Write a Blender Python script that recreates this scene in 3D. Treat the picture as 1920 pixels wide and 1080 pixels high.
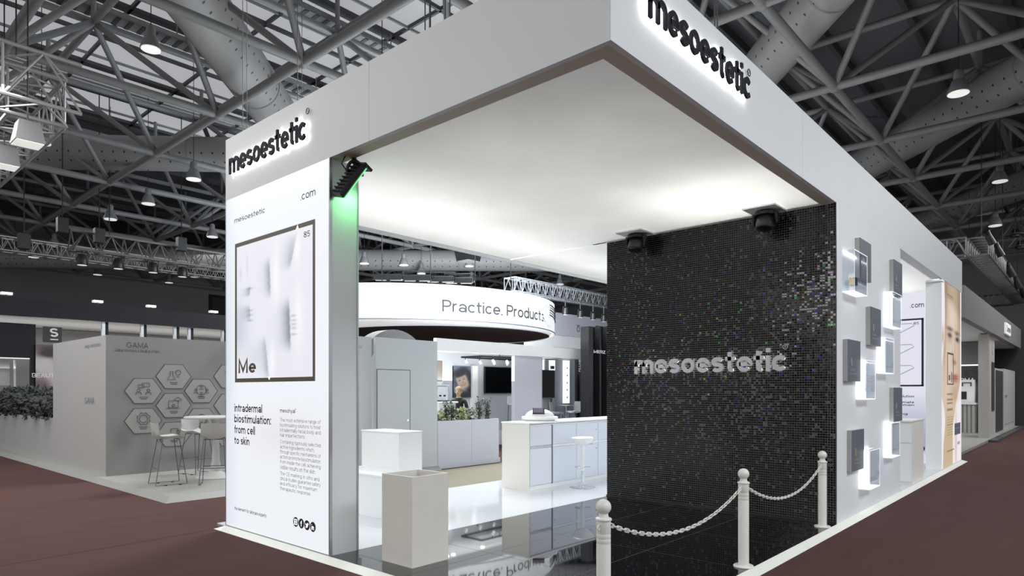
import bpy, bmesh, math, random
import numpy as np
from mathutils import Matrix, Vector
random.seed(7)
rng = np.random.default_rng(7)
for o in list(bpy.data.objects): bpy.data.objects.remove(o)
scn = bpy.context.scene
COL = scn.collection

# ------------------------------------------------------------------ camera, world, exposure
FPX, YAW, HY = 1233.2, math.radians(41.665), 732.2
CAM = np.array([-3.568, -2.328, 1.64])
cd = bpy.data.cameras.new('camera'); co = bpy.data.objects.new('camera', cd); COL.objects.link(co)
co.location = CAM; co.rotation_euler = (math.pi/2, 0, YAW - math.pi/2)
cd.sensor_fit = 'HORIZONTAL'; cd.sensor_width = 36; cd.lens = 36*FPX/1920
cd.shift_y = (HY-540)/1920; cd.clip_start = .05; cd.clip_end = 400
scn.camera = co
vs = scn.view_settings
vs.view_transform = 'Standard'; vs.look = 'None'; vs.gamma = 1; vs.exposure = .1; vs.use_curve_mapping = False
w = bpy.data.worlds.new('world'); scn.world = w; w.use_nodes = True
bg = w.node_tree.nodes['Background']; bg.inputs[0].default_value = (.62, .64, .67, 1); bg.inputs[1].default_value = 1.0

def area(name, loc, sx, sy, power, col=(1, 1, 1), target=None):
    l = bpy.data.lights.new(name, 'AREA'); l.shape = 'RECTANGLE'; l.size = sx; l.size_y = sy
    l.energy = power; l.color = col
    o = bpy.data.objects.new(name, l); COL.objects.link(o); o.location = loc
    if target is not None:
        o.rotation_euler = (Vector(target)-Vector(loc)).to_track_quat('-Z', 'Y').to_euler()
    return o
def spot(name, loc, target, power, angle, blend=.6, col=(1, 1, 1), r=.08):
    l = bpy.data.lights.new(name, 'SPOT'); l.energy = power; l.color = col
    l.spot_size = math.radians(angle); l.spot_blend = blend; l.shadow_soft_size = r
    o = bpy.data.objects.new(name, l); COL.objects.link(o); o.location = loc
    o.rotation_euler = (Vector(target)-Vector(loc)).to_track_quat('-Z', 'Y').to_euler()
    return o
# lamps in the void above the translucent stretch ceiling of the stand
area('ceiling_void_lamp', (2.6, 2.7, 4.58), 4.4, 4.8, 98, (1, .99, .96))
area('ceiling_void_lamp', (1.5, 4.2, 4.5), 2.4, 1.8, 32)
area('ceiling_void_lamp', (5.3, 4.5, 4.5), 5.4, 1.3, 46)
area('ceiling_void_lamp', (3.9, 1.0, 4.5), 1.7, 1.4, 38, (1, .98, .94))
area('ceiling_void_lamp', (11.4, 2.6, 4.5), 5.5, 4.2, 300)
# unseen area lights added for hall light over the neighbouring stands and the aisles
area('hall_fill_light', (9.0, 10.0, 9.2), 7, 4, 1700, (.93, .97, 1))
area('hall_fill_light', (18, 17, 8.9), 9, 8, 3200, (.9, .95, 1))
area('hall_fill_light', (3.0, -9.0, 9.0), 12, 4, 1300, (.95, .97, 1))
area('hall_fill_light', (-2.0, 13.0, 7.2), 3, 8, 420, (1, 1, 1))
area('hall_fill_light', (-11, 5.0, 7.5), 3, 10, 190, (1, .92, .8), target=(0, 4.2, 2.2))  # tilted warm fill added to brighten the left-facing panels
area('hall_fill_light', (8, 32, 9.2), 14, 6, 520, (1, 1, 1))  # added to lift the dark far left of the hall
area('hall_fill_light', (26, -3.5, 9.2), 14, 3, 900, (1, 1, 1))  # added to brighten the grey stand at right
area('stand_fill_light', (6, 27, 3.9), 16, 3, 160, (1, 1, 1))  # fill added to light the dark stand's interior
area('stand_fill_light', (8.6, 10.6, 2.95), 5, 1.2, 330, (.97, .99, 1))
area('stand_fill_uplight', (8.6, 10.4, 1.9), 5, 1., 60, (.97, .99, 1), target=(8.6, 10.4, 4))  # unseen upward fill added to whiten the coffee stand ceiling
area('stand_fill_uplight', (6, 26.5, 2.4), 14, 2, 150, (1, 1, 1), target=(6, 26.5, 5))  # unseen upward fill added to brighten the dark stand's ceiling
area('stand_fill_uplight', (22, 3.5, 1.6), 8, 3, 70, (1, 1, 1), target=(22, 3.5, 4))  # unseen upward fill added under the grey stand's soffit
area('stand_fill_light', (23, 3.5, 3.3), 8, 3, 110, (1, 1, 1))  # fill added to light the grey stand's interior
area('roof_fill_light', (16, 16, 5.2), 6, 6, 2600, (.85, .93, 1), target=(20, 21, 13))  # area light added to brighten the hall roof beyond the ring
area('hall_fill_light', (-6, 9.5, 8.5), 3, 5, 330, (1, .98, .95))  # added to lighten the carpet at far left

# ------------------------------------------------------------------ pixel helpers
FWD = np.array([math.cos(YAW), math.sin(YAW), 0]); RGT = np.array([math.sin(YAW), -math.cos(YAW), 0])
def ray(u, v): return FWD + RGT*(u-960)/FPX + np.array([0, 0, 1.])*(HY-v)/FPX
def pz(u, v, z): d = ray(u, v); return CAM + d*(z-CAM[2])/d[2]
def px(u, v, X): d = ray(u, v); return CAM + d*(X-CAM[0])/d[0]
def py(u, v, Y): d = ray(u, v); return CAM + d*(Y-CAM[1])/d[1]
def pd(u, v, dep): return CAM + ray(u, v)*dep
def depth(p): return float((np.array(p)-CAM) @ FWD)
def proj(p):
    d = np.array(p)-CAM; z = d @ FWD
    return 960+FPX*(d @ RGT)/z, HY-FPX*d[2]/z, z

# ------------------------------------------------------------------ materials
def lin(c): 
    c = np.array(c)/255.; return tuple(np.where(c <= .04045, c/12.92, ((c+.055)/1.055)**2.4))
MATS = {}
def mat(name, rgb, rough=.5, metal=0., emit=0., spec=.5, noise=0., nscale=8., bump=0., alpha=1., trans=0., ior=1.5, coat=0., ecol=None):
    if name in MATS: return MATS[name]
    m = bpy.data.materials.new(name); m.use_nodes = True; nt = m.node_tree; b = nt.nodes['Principled BSDF']
    c = (*lin(rgb), 1)
    b.inputs['Base Color'].default_value = c; b.inputs['Roughness'].default_value = rough
    b.inputs['Metallic'].default_value = metal; b.inputs['Specular IOR Level'].default_value = spec
    b.inputs['IOR'].default_value = ior; b.inputs['Transmission Weight'].default_value = trans
    b.inputs['Coat Weight'].default_value = coat
    if emit:
        b.inputs['Emission Color'].default_value = (*lin(ecol), 1) if ecol else c
        b.inputs['Emission Strength'].default_value = emit
    if noise or bump:
        tc = nt.nodes.new('ShaderNodeTexCoord'); n = nt.nodes.new('ShaderNodeTexNoise')
        n.inputs['Scale'].default_value = nscale; n.inputs['Detail'].default_value = 5
        nt.links.new(tc.outputs['Object'], n.inputs['Vector'])
        if noise:
            mx = nt.nodes.new('ShaderNodeMix'); mx.data_type = 'RGBA'
            k = 1-noise; mx.inputs['A'].default_value = (c[0]*k, c[1]*k, c[2]*k, 1)
            mx.inputs['B'].default_value = tuple(min(1, x*(1+noise)) for x in c[:3])+(1,)
            nt.links.new(n.outputs['Fac'], mx.inputs['Factor']); nt.links.new(mx.outputs['Result'], b.inputs['Base Color'])
        if bump:
            bp = nt.nodes.new('ShaderNodeBump'); bp.inputs['Strength'].default_value = bump; bp.inputs['Distance'].default_value = .01
            nt.links.new(n.outputs['Fac'], bp.inputs['Height']); nt.links.new(bp.outputs['Normal'], b.inputs['Normal'])
    MATS[name] = m; return m

WHITE = mat('white_laminate', (244, 246, 246), .35, noise=.02, nscale=3)
PAINT = mat('matt_white_panel', (228, 231, 233), .6, noise=.025, nscale=2.5)
PAINTW = mat('warm_white_panel', (232, 229, 222), .55, noise=.02, nscale=3)
SOFF_BOUNCE = mat('soffit_board', (206, 198, 182), .6, noise=.03, nscale=4)  # white boards tinted beige, carpet bounce put into the colour
ALU = mat('brushed_aluminium', (190, 194, 198), .3, .9)
CHROME = mat('chrome', (220, 222, 226), .12, 1.)
BLACKM = mat('black_plastic', (22, 23, 25), .4)
DARKM = mat('dark_metal', (30, 31, 33), .5, .1)
STEEL = mat('grey_painted_steel', (112, 113, 114), .5, noise=.06, nscale=3)
TRUSS = mat('truss_aluminium', (112, 112, 112), .4, .35)
INK = mat('black_ink', (28, 30, 36), .5)
INK2 = mat('grey_ink', (118, 122, 130), .6)
FRAMEINK = mat('bronze_ink', (92, 82, 68), .5)
CARPET = mat('red_brown_carpet', (80, 57, 54), .95, spec=.15, noise=.16, nscale=2.2, bump=.3)
def tweak_carpet(m):
    nt = m.node_tree; n = [x for x in nt.nodes if x.type == 'TEX_NOISE'][0]
    mp = nt.nodes.new('ShaderNodeMapping'); tc = [x for x in nt.nodes if x.type == 'TEX_COORD'][0]
    mp.inputs['Rotation'].default_value = (0, 0, .8); mp.inputs['Scale'].default_value = (.35, 1.6, 1)
    nt.links.new(tc.outputs['Object'], mp.inputs['Vector']); nt.links.new(mp.outputs['Vector'], n.inputs['Vector'])
tweak_carpet(CARPET)
AISLE = mat('olive_grey_carpet', (128, 122, 106), .9, noise=.05, nscale=6)

def floor_gloss(name, rgb, rough, f0):
    m = bpy.data.materials.new(name); m.use_nodes = True; nt = m.node_tree; nt.nodes.clear()
    out = nt.nodes.new('ShaderNodeOutputMaterial'); mx = nt.nodes.new('ShaderNodeMixShader')
    d = nt.nodes.new('ShaderNodeBsdfDiffuse'); g = nt.nodes.new('ShaderNodeBsdfGlossy'); fr = nt.nodes.new('ShaderNodeFresnel')
    d.inputs[0].default_value = (*lin(rgb), 1); g.inputs[0].default_value = (1, 1, 1, 1); g.inputs['Roughness'].default_value = rough
    fr.inputs['IOR'].default_value = f0
    nt.links.new(fr.outputs[0], mx.inputs[0]); nt.links.new(d.outputs[0], mx.inputs[1]); nt.links.new(g.outputs[0], mx.inputs[2])
    nt.links.new(mx.outputs[0], out.inputs[0]); return m
BTILE = floor_gloss('polished_black_tile', (13, 14, 17), .03, 2.0)
WTILE = floor_gloss('polished_white_tile', (222, 225, 229), .07, 1.5)
GROUT = mat('grey_grout', (130, 128, 122), .7)

def attr_mat(name, emit=0., rough=.5):
    m = bpy.data.materials.new(name); m.use_nodes = True; nt = m.node_tree; b = nt.nodes['Principled BSDF']
    a = nt.nodes.new('ShaderNodeAttribute'); a.attribute_name = 'Col'
    if emit:
        b.inputs['Base Color'].default_value = (.02, .02, .02, 1); nt.links.new(a.outputs['Color'], b.inputs['Emission Color'])
        b.inputs['Emission Strength'].default_value = emit
    else: nt.links.new(a.outputs['Color'], b.inputs['Base Color'])
    b.inputs['Roughness'].default_value = rough
    return m
PRINT = attr_mat('printed_sheet', 0, .5)
BACKLIT = attr_mat('backlit_print', .9, .4)
BACKLIT2 = attr_mat('backlit_print_bright', 1.0, .4)

# ------------------------------------------------------------------ builders
def wloc(o):
    v = Vector((0, 0, 0))
    while o is not None: v = v+o.location; o = o.parent
    return v
def tag(o, label=None, cat=None, group=None, kind=None):
    if label: o['label'] = label
    if cat: o['category'] = cat
    if group: o['group'] = group
    if kind: o['kind'] = kind
    return o
def thing(name, label, cat, loc=(0, 0, 0), group=None, kind=None):
    o = bpy.data.objects.new(name, None); COL.objects.link(o); o.location = [float(a) for a in loc]; o.empty_display_size = .1
    return tag(o, label, cat, group, kind)
class MB:
    def __init__(s, M=None): s.v = []; s.f = []; s.M = M
    def add(s, vs_, fs):
        n = len(s.v)
        for p in vs_:
            p = Vector([float(a) for a in p]); s.v.append(s.M @ p if s.M is not None else p)
        s.f += [tuple(i+n for i in q) for q in fs]; return s
    def box(s, x0, x1, y0, y1, z0, z1):
        return s.add([(x, y, z) for z in (z0, z1) for x, y in ((x0, y0), (x1, y0), (x1, y1), (x0, y1))],
                     [(3, 2, 1, 0), (4, 5, 6, 7), (0, 1, 5, 4), (1, 2, 6, 5), (2, 3, 7, 6), (3, 0, 4, 7)])
    def bevbox(s, x0, x1, y0, y1, z0, z1, b=.004):
        X = (x0, x0+b, x1-b, x1)
        def lay(z, i): 
            xa, xb, ya, yb = (x0, x1, y0, y1) if i else (x0+b, x1-b, y0+b, y1-b)
            return [(xa, ya, z), (xb, ya, z), (xb, yb, z), (xa, yb, z)]
        v = lay(z0, 0)+lay(z0+b, 1)+lay(z1-b, 1)+lay(z1, 0)
        f = [(3, 2, 1, 0), (12, 13, 14, 15)]
        for k in range(3):
            for i in range(4):
                j = (i+1) % 4; f.append((k*4+i, k*4+j, k*4+4+j, k*4+4+i))
        return s.add(v, f)
    def cyl(s, p0, p1, r0, r1=None, n=12, cap=True):
        r1 = r0 if r1 is None else r1
        p0 = Vector([float(a) for a in p0]); p1 = Vector([float(a) for a in p1]); d = (p1-p0).normalized()
        a = d.orthogonal().normalized(); b = d.cross(a)
        v = [p+(a*math.cos(t)+b*math.sin(t))*r for p, r in ((p0, r0), (p1, r1)) for t in [2*math.pi*i/n for i in range(n)]]
        f = [(i, (i+1) % n, n+(i+1) % n, n+i) for i in range(n)]
        if cap: f += [tuple(range(n-1, -1, -1)), tuple(range(n, 2*n))]
        return s.add(v, f)
    def lathe(s, prof, c=(0, 0, 0), n=24):
        v = []; f = []
        for r, z in prof:
            for i in range(n):
                t = 2*math.pi*i/n; v.append((c[0]+r*math.cos(t), c[1]+r*math.sin(t), c[2]+z))
        for k in range(len(prof)-1):
            for i in range(n):
                j = (i+1) % n; f.append((k*n+i, k*n+j, (k+1)*n+j, (k+1)*n+i))
        f.append(tuple(range(n-1, -1, -1))); f.append(tuple(range((len(prof)-1)*n, len(prof)*n)))
        return s.add(v, f)
    def sphere(s, c, r, n=16, sc=(1, 1, 1)):
        m = n//2; prof = [(r*math.sin(math.pi*k/m), -r*math.cos(math.pi*k/m)) for k in range(m+1)]
        prof[0] = (1e-4, -r); prof[-1] = (1e-4, r)
        v = []; f = []
        for rr, z in prof:
            for i in range(n):
                t = 2*math.pi*i/n; v.append((c[0]+rr*math.cos(t)*sc[0], c[1]+rr*math.sin(t)*sc[1], c[2]+z*sc[2]))
        for k in range(m):
            for i in range(n): j = (i+1) % n; f.append((k*n+i, k*n+j, (k+1)*n+j, (k+1)*n+i))
        return s.add(v, f)
    def tube(s, pts, r, n=8, closed=False):
        pts = [Vector([float(a) for a in p]) for p in pts]; N = len(pts); v = []; f = []
        up = None
        for i, p in enumerate(pts):
            a = pts[(i-1) % N] if (closed or i > 0) else p; b = pts[(i+1) % N] if (closed or i < N-1) else p
            d = (b-a).normalized()
            if up is None: up = d.orthogonal().normalized()
            up = (up-d*up.dot(d)).normalized(); w_ = d.cross(up)
            rr = r[i] if isinstance(r, (list, tuple)) else r
            v += [p+(up*math.cos(2*math.pi*k/n)+w_*math.sin(2*math.pi*k/n))*rr for k in range(n)]
        for i in range(N if closed else N-1):
            for k in range(n):
                j = (i+1) % N; f.append((i*n+k, i*n+(k+1) % n, j*n+(k+1) % n, j*n+k))
        if not closed: f += [tuple(range(n-1, -1, -1)), tuple(range((N-1)*n, N*n))]
        return s.add(v, f)
    def prism(s, poly, fn, t0, t1):
        n = len(poly); v = [fn(a, b, t0) for a, b in poly]+[fn(a, b, t1) for a, b in poly]
        f = [tuple(range(n-1, -1, -1)), tuple(range(n, 2*n))]+[(i, (i+1) % n, n+(i+1) % n, n+i) for i in range(n)]
        return s.add(v, f)
    def build(s, name, m, parent=None, smooth=False, origin=None):
        V = s.v
        if parent is None:
            if origin is None:
                xs = [p.x for p in V]; ys = [p.y for p in V]; zs = [p.z for p in V]
                origin = Vector(((min(xs)+max(xs))/2, (min(ys)+max(ys))/2, min(zs)))
            off = Vector(origin)
        else: off = wloc(parent)
        me = bpy.data.meshes.new(name); me.from_pydata([tuple(p-off) for p in V], [], s.f); me.update()
        bm = bmesh.new(); bm.from_mesh(me); bmesh.ops.recalc_face_normals(bm, faces=bm.faces); bm.to_mesh(me); bm.free()
        if m is not None: me.materials.append(m)
        if smooth:
            me.polygons.foreach_set('use_smooth', [len(p.vertices) <= 4 for p in me.polygons])
            try: me.set_sharp_from_angle(angle=math.radians(38))
            except Exception: pass
        o = bpy.data.objects.new(name, me); COL.objects.link(o)
        if parent is None: o.location = off
        else: o.parent = parent
        return o
def pbox(name, x0, x1, y0, y1, z0, z1, m, parent=None, b=0.):
    mb = MB(); (mb.bevbox(x0, x1, y0, y1, z0, z1, b) if b else mb.box(x0, x1, y0, y1, z0, z1)); return mb.build(name, m, parent)
def copy_tree(o, parent=None):
    c = o.copy(); COL.objects.link(c); c.parent = parent
    for ch in list(o.children): copy_tree(ch, c)
    return c
def yrect(name, Y, u0, u1, vt, vb, th, m, parent=None, vat=None):
    """box whose front (facing -Y) fills a pixel rectangle on the plane Y"""
    uc = vat if vat is not None else (u0+u1)/2
    X0, X1 = py(u0, 700, Y)[0], py(u1, 700, Y)[0]; zt, zb = py(uc, vt, Y)[2], py(uc, vb, Y)[2]
    return pbox(name, X0, X1, Y, Y+th, max(zb, .0), zt, m, parent)

# ---- lettering: a small monoline grotesque drawn as mitred strokes
def _arc(cx, cy, rx, ry, a0, a1, n=None):
    n = n or max(4, int(abs(a1-a0)/15)); return [(cx+rx*math.cos(math.radians(a0+(a1-a0)*i/n)), cy+ry*math.sin(math.radians(a0+(a1-a0)*i/n))) for i in range(n+1)]
def glyph(c, h):
    """stroke centre lines of a character; h is half the stroke width; returns strokes and width"""
    xh, cap, asc, ds = .52, .72, .74, -.2
    bw = .5+.4*h; cx = bw/2; rx = bw/2-h; cy = xh/2; ry = xh/2-h; xm = xh-h; R = bw-h; o = [(_arc(cx, cy, rx, ry, 0, 360)[:-1], True)]
    S = lambda *p: (list(p), False)
    nw = .44+.5*h; N = nw-h; ar = _arc((h+N)/2, xm-.17, (N-h)/2, .17, 180, 0)
    if c == 'o': return o, bw
    if c == 'c': return [S(*_arc(cx, cy, rx, ry, 42, 318))], bw-.03
    if c == 'e': return [S((h*1.2, cy), (R, cy), *_arc(cx, cy, rx, ry, 6, 318))], bw
    if c == 's':
        w_ = .42+.5*h; r2 = (xh/2-h)/2; k = w_/2-h; return [S(*_arc(w_/2, xh-h-r2, k, r2, 28, 270), *_arc(w_/2, h+r2, k, r2, 80, -152))], w_
    if c == 'a': return [S(*_arc(cx, xm-.15, rx*.92, .15, 165, 0), (cx+rx*.92, 0)), (_arc(cx-.01, .155, rx*.9, .155-h, 0, 360)[:-1], True)], bw-.02
    if c in 'dbpqg':
        x = R if c in 'dqg' else h
        st = {'d': ((x, 0), (x, asc)), 'b': ((x, 0), (x, asc)), 'p': ((x, ds), (x, xh)), 'q': ((x, ds), (x, xh)), 'g': ((x, xh), (x, ds+.16), *_arc(cx, ds+.16, rx, .16-h, 0, -150)[1:])}[c]
        return o+[S(*st)], bw
    if c == 'n': return [S((h, 0), (h, xh)), S((h, xm-.2), *ar, (N, 0))], nw
    if c == 'h': return [S((h, 0), (h, asc)), S((h, xm-.2), *ar, (N, 0))], nw
    if c == 'u': return [S((N, 0), (N, xh)), S((h, xh), *_arc((h+N)/2, h+.17, (N-h)/2, .17, 180, 360), (N, .3))], nw
    if c == 'm':
        g_ = .335+.25*h; a1 = _arc(h+g_/2, xm-.15, g_/2, .15, 180, 0); a2 = [(x+g_, y) for x, y in a1]
        return [S((h, 0), (h, xh)), S((h, xm-.18), *a1, (h+g_, 0)), S((h+g_, xm-.18), *a2, (h+2*g_, 0))], 2*h+2*g_
    if c == 'r': return [S((h, 0), (h, xh)), S((h, xm-.2), *_arc(h+.17, xm-.17, .17, .17, 180, 75))], .28+.2*h
    if c in 'il': 
        r = [S((h, 0), (h, xh if c == 'i' else asc))]; return (r+[S((h, .625), (h, .625+2.0*h))] if c == 'i' else r), 2*h
    if c == 't': return [S((.09+h, .68), (.09+h, .13), *_arc(.09+h+.11, .13, .11, .13-h, 180, 275)), S((0, xm), (.29+h, xm))], .29+h
    if c == 'f': return [S((.09+h, 0), (.09+h, asc-.15), *_arc(.09+h+.12, asc-.15, .12, .15-h, 180, 85)), S((0, xm), (.29, xm))], .3
    if c == 'y': return [S((h, xh), (.24, .03)), S((.48-h, xh), (.2, ds+h), (.06, ds+h))], .48
    if c == 'v': return [S((h, xh), (.24, h*.6), (.48-h, xh))], .48
    if c == 'w': return [S((h, xh), (.18, h), (.34, xh), (.5, h), (.68-h, xh))], .68
    if c == 'x': return [S((h, 0), (.44-h, xh)), S((h, xh), (.44-h, 0))], .44
    if c == 'z': return [S((0, xm), (.4-h, xm), (h, h), (.42, h))], .42
    if c == 'k': return [S((h, 0), (h, asc)), S((.42-h, xh), (h, .18)), S((.18, .3), (.44-h, 0))], .44
    if c == 'j': return [S((h, xh), (h, ds+h), (-.06, ds+h))], 2*h
    W = .6; C = cap
    if c == 'M': return [S((h, 0), (h, C), (.36, .12), (.72-h, C), (.72-h, 0))], .72
    if c == 'E': return [S((.5, C-h), (h, C-h), (h, h), (.5, h)), S((h, C/2), (.46, C/2))], .5
    if c == 'F': return [S((.5, C-h), (h, C-h), (h, 0)), S((h, C/2), (.44, C/2))], .5
    if c == 'L': return [S((h, C), (h, h), (.46, h))], .46
    if c == 'I': return [S((h, 0), (h, C))], 2*h
    if c == 'T': return [S((0, C-h), (.56, C-h)), S((.28, C-h), (.28, 0))], .56
    if c == 'H': return [S((h, 0), (h, C)), S((.58-h, 0), (.58-h, C)), S((h, C/2), (.58-h, C/2))], .58
    if c == 'N': return [S((h, 0), (h, C), (.58-h, 0), (.58-h, C))], .58
    if c == 'Z': return [S((0, C-h), (.5-h, C-h), (h, h), (.54, h))], .54
    if c == 'A': return [S((h, 0), (.31, C-h*.5), (.62-h, 0)), S((.13, .24), (.49, .24))], .62
    if c == 'Y': return [S((h, C), (.29, .34), (.58-h, C)), S((.29, .34), (.29, 0))], .58
    if c == 'U': return [S((h, C), (h, .24), *_arc(.29, .24, .29-h, .24-h, 180, 360), (.58-h, C))], .58
    if c in 'OCGD':
        if c == 'D': return [(list([(h, h), (.25, h)])+_arc(.25, C/2, .33-h, C/2-h, -90, 90)+[(h, C-h)], True)], .58
        e = _arc(.35, C/2, .35-h, C/2-h, 0, 360)[:-1]
        if c == 'O': return [(e, True)], .7
        if c == 'C': return [S(*_arc(.34, C/2, .34-h, C/2-h, 42, 318))], .64
        return [S(*_arc(.35, C/2, .35-h, C/2-h, 42, 340), (.7-h, C/2-h), (.42, C/2-h))], .7
    if c in 'PRB':
        b = S((h, 0), (h, C-h), (.3, C-h), *_arc(.3, C-h-.175+h*.0, .2-h*.3, .175, 90, -90), (h, C-h-.35))
        r = [b]
        if c == 'R': r.append(S((.28, C-h-.35), (.5-h*.6, 0)))
        if c == 'B': r.append(S((h, C-h-.35), (.3, C-h-.35), *_arc(.3, (C-h-.35+h)/2, .22-h*.3, (C-h-.35-h)/2, 90, -90), (h, h), (h, .1)))
        return r, .52
    if c == 'S':
        w_ = .54; r2 = (C/2-h)/2; k = w_/2-h; return [S(*_arc(w_/2, C-h-r2, k, r2, 25, 270), *_arc(w_/2, h+r2, k, r2, 80, -155))], w_
    if c == '8': return [(_arc(.23, C*.74, .17, C*.26-h, 0, 360)[:-1], True), (_arc(.23, C*.26, .23-h, C*.26-h+.01, 0, 360)[:-1], True)], .46
    if c == '5': return [S((.42, C-h), (.11, C-h), (.08, .38), *_arc(.22, .235, .22-h, .235-h, 130, -145))], .46
    if c in '.': return [S((h, 0), (h, 2*h))], 2*h
    if c == ':': return [S((h, 0), (h, 2*h)), S((h, .4), (h, .4+2*h))], 2*h
    if c == ',': return [S((h, 2*h), (h*.4, -.1))], 2*h
    if c == "'": return [S((h, .74), (h, .56))], 2*h
    if c == ' ': return [], .2
    return [(_arc(cx, cy, rx, ry, 0, 360)[:-1], True)], bw
def stroke_mesh(pts, closed, h, ext):
    P = np.array(pts, float); keep = [0]
    for i in range(1, len(P)):
        if np.linalg.norm(P[i]-P[keep[-1]]) > 1e-4: keep.append(i)
    P = P[keep]; n = len(P); L = []; Rr = []
    for i in range(n):
        a = P[i-1] if (closed or i > 0) else None; b = P[(i+1) % n] if (closed or i < n-1) else None
        d0 = (P[i]-a)/np.linalg.norm(P[i]-a) if a is not None else None; d1 = (b-P[i])/np.linalg.norm(b-P[i]) if b is not None else None
        if d0 is None: d0 = d1
        if d1 is None: d1 = d0
        n0 = np.array([-d0[1], d0[0]]); n1 = np.array([-d1[1], d1[0]]); m = n0+n1; l = np.linalg.norm(m)
        m = n1 if l < 1e-3 else m/l; k = h/max(.45, float(m @ n1)); L.append(P[i]+m*k); Rr.append(P[i]-m*k)
    V = []; F = []; z = (ext, -ext) if ext else (0.,)
    for q in z:
        for i in range(n): V += [(*L[i], q), (*Rr[i], q)]
    m = n if closed else n-1
    for i in range(m):
        a, b = 2*i, 2*((i+1) % n); F.append((a, a+1, b+1, b))
        if ext:
            o = 2*n; F.append((o+b, o+b+1, o+a+1, o+a)); F.append((a, b, o+b, o+a)); F.append((a+1, o+a+1, o+b+1, b+1))
    if ext and not closed: o = 2*n; F += [(0, o, o+1, 1), (2*n-2, 2*n-1, o+2*n-1, o+2*n-2)]
    return V, F
_tc = {}
def _half(offset): return .038+offset
def text_mesh(s, extrude=0., offset=0., thin=1.):
    k = (s, extrude, offset, thin)
    if k in _tc: return _tc[k]
    h = max(.012, _half(offset)); V = []; F = []; x = 0.; gap = .075-.35*h
    for c in s:
        st, wd = glyph(c, h)
        for pts, cl in st:
            v, f = stroke_mesh(pts, cl, h*thin, extrude); n = len(V); V += [(p[0]+x, p[1], p[2]) for p in v]; F += [tuple(i+n for i in q) for q in f]
        x += wd+gap+h*.3
    _tc[k] = (np.array(V if V else [(0, 0, 0)], float), F); return _tc[k]
def advance(prefix, offset=0.):
    h = max(.012, _half(offset)); return sum(glyph(c, h)[1]+(.075-.35*h)+h*.3 for c in prefix)
def text_fit(name, s, O, R, U, wid, hei, m, parent, thick=.0, offset=0., N=None, label=None):
    """text stretched to a wid x hei box with lower left corner at O; R,U unit vectors"""
    V, F = text_mesh(s, 0., offset)
    mn = V.min(0); mx = V.max(0); sx = wid/(mx[0]-mn[0]); sy = hei/(mx[1]-mn[1])
    O = np.array(O, float); R = np.array(R, float); U = np.array(U, float)
    mb = MB(); mb.add([O+R*(p[0]-mn[0])*sx+U*(p[1]-mn[1])*sy for p in V], F)
    o = mb.build(name, m, parent)
    if name == 'paragraph_line': o['kind'] = 'stuff'
    if label: o['label'] = label
    return o
def letters(s, O, R, U, N, wid, hei, m, parent, back=.02, front=.05, offset=.012, halo=None, tight=1.0, cap=None):
    """each letter its own extruded part, standing off the wall along N from back to front"""
    O, R, U, N = [np.array(a, float) for a in (O, R, U, N)]
    Vs, _ = text_mesh(s, 0, offset); mn = Vs.min(0); mx = Vs.max(0); sx = wid/(mx[0]-mn[0]); sy = hei/(mx[1]-mn[1])
    for i, ch in enumerate(s):
        if ch == ' ': continue
        V, F = text_mesh(ch, .5, offset); ax = advance(s[:i], offset)
        zmin, zmax = V[:, 2].min(), V[:, 2].max()
        pts = [O+R*(p[0]+ax-mn[0])*sx+U*(p[1]-mn[1])*sy+N*(back+(front-back)*(p[2]-zmin)/(zmax-zmin)) for p in V]
        lo = MB().add(pts, F).build('letter', m, parent)
        if halo is not None:
            V2, F2 = text_mesh(ch, 0, offset, .55)
            MB().add([O+R*(p[0]+ax-mn[0])*sx+U*(p[1]-mn[1])*sy+N*(back-.004) for p in V2], F2).build('halo_light', halo, lo)

def print_panel(name, O, U, V, nu, nv, paint, m, parent=None, both=False):
    """flat printed sheet; paint(s,t) gives an sRGB 0..255 array, s across, t upward"""
    O, U, V = [np.array(a, float) for a in (O, U, V)]
    s, t = np.meshgrid(np.linspace(0, 1, nu), np.linspace(0, 1, nv))
    rgb = np.clip(paint(s, t), 0, 255)/255.
    rgb = np.where(rgb <= .04045, rgb/12.92, ((rgb+.055)/1.055)**2.4)
    P = O+s[..., None]*U+t[..., None]*V
    off = np.array(wloc(parent)) if parent is not None else O.copy()
    me = bpy.data.meshes.new(name)
    idx = np.arange(nu*nv).reshape(nv, nu)
    F = np.stack([idx[:-1, :-1], idx[:-1, 1:], idx[1:, 1:], idx[1:, :-1]], -1).reshape(-1, 4)
    me.from_pydata((P.reshape(-1, 3)-off).tolist(), [], F.tolist()); me.update()
    a = me.color_attributes.new('Col', 'FLOAT_COLOR', 'POINT')
    c = np.concatenate([rgb.reshape(-1, 3), np.ones((nu*nv, 1))], 1).astype(np.float32); a.data.foreach_set('color', c.ravel())
    me.materials.append(m)
    o = bpy.data.objects.new(name, me); COL.objects.link(o)
    if parent is not None: o.parent = parent
    else: o.location = off
    return o
def blob(s, t, cs, ct, rs, rt_, p=2.):
    return np.exp(-(np.abs((s-cs)/rs)**p+np.abs((t-ct)/rt_)**p))
def sstep(a, b, x): q = np.clip((x-a)/(b-a), 0, 1); return q*q*(3-2*q)
def mixc(base, col, k): return base*(1-k[..., None])+np.array(col, float)*k[..., None]

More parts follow.
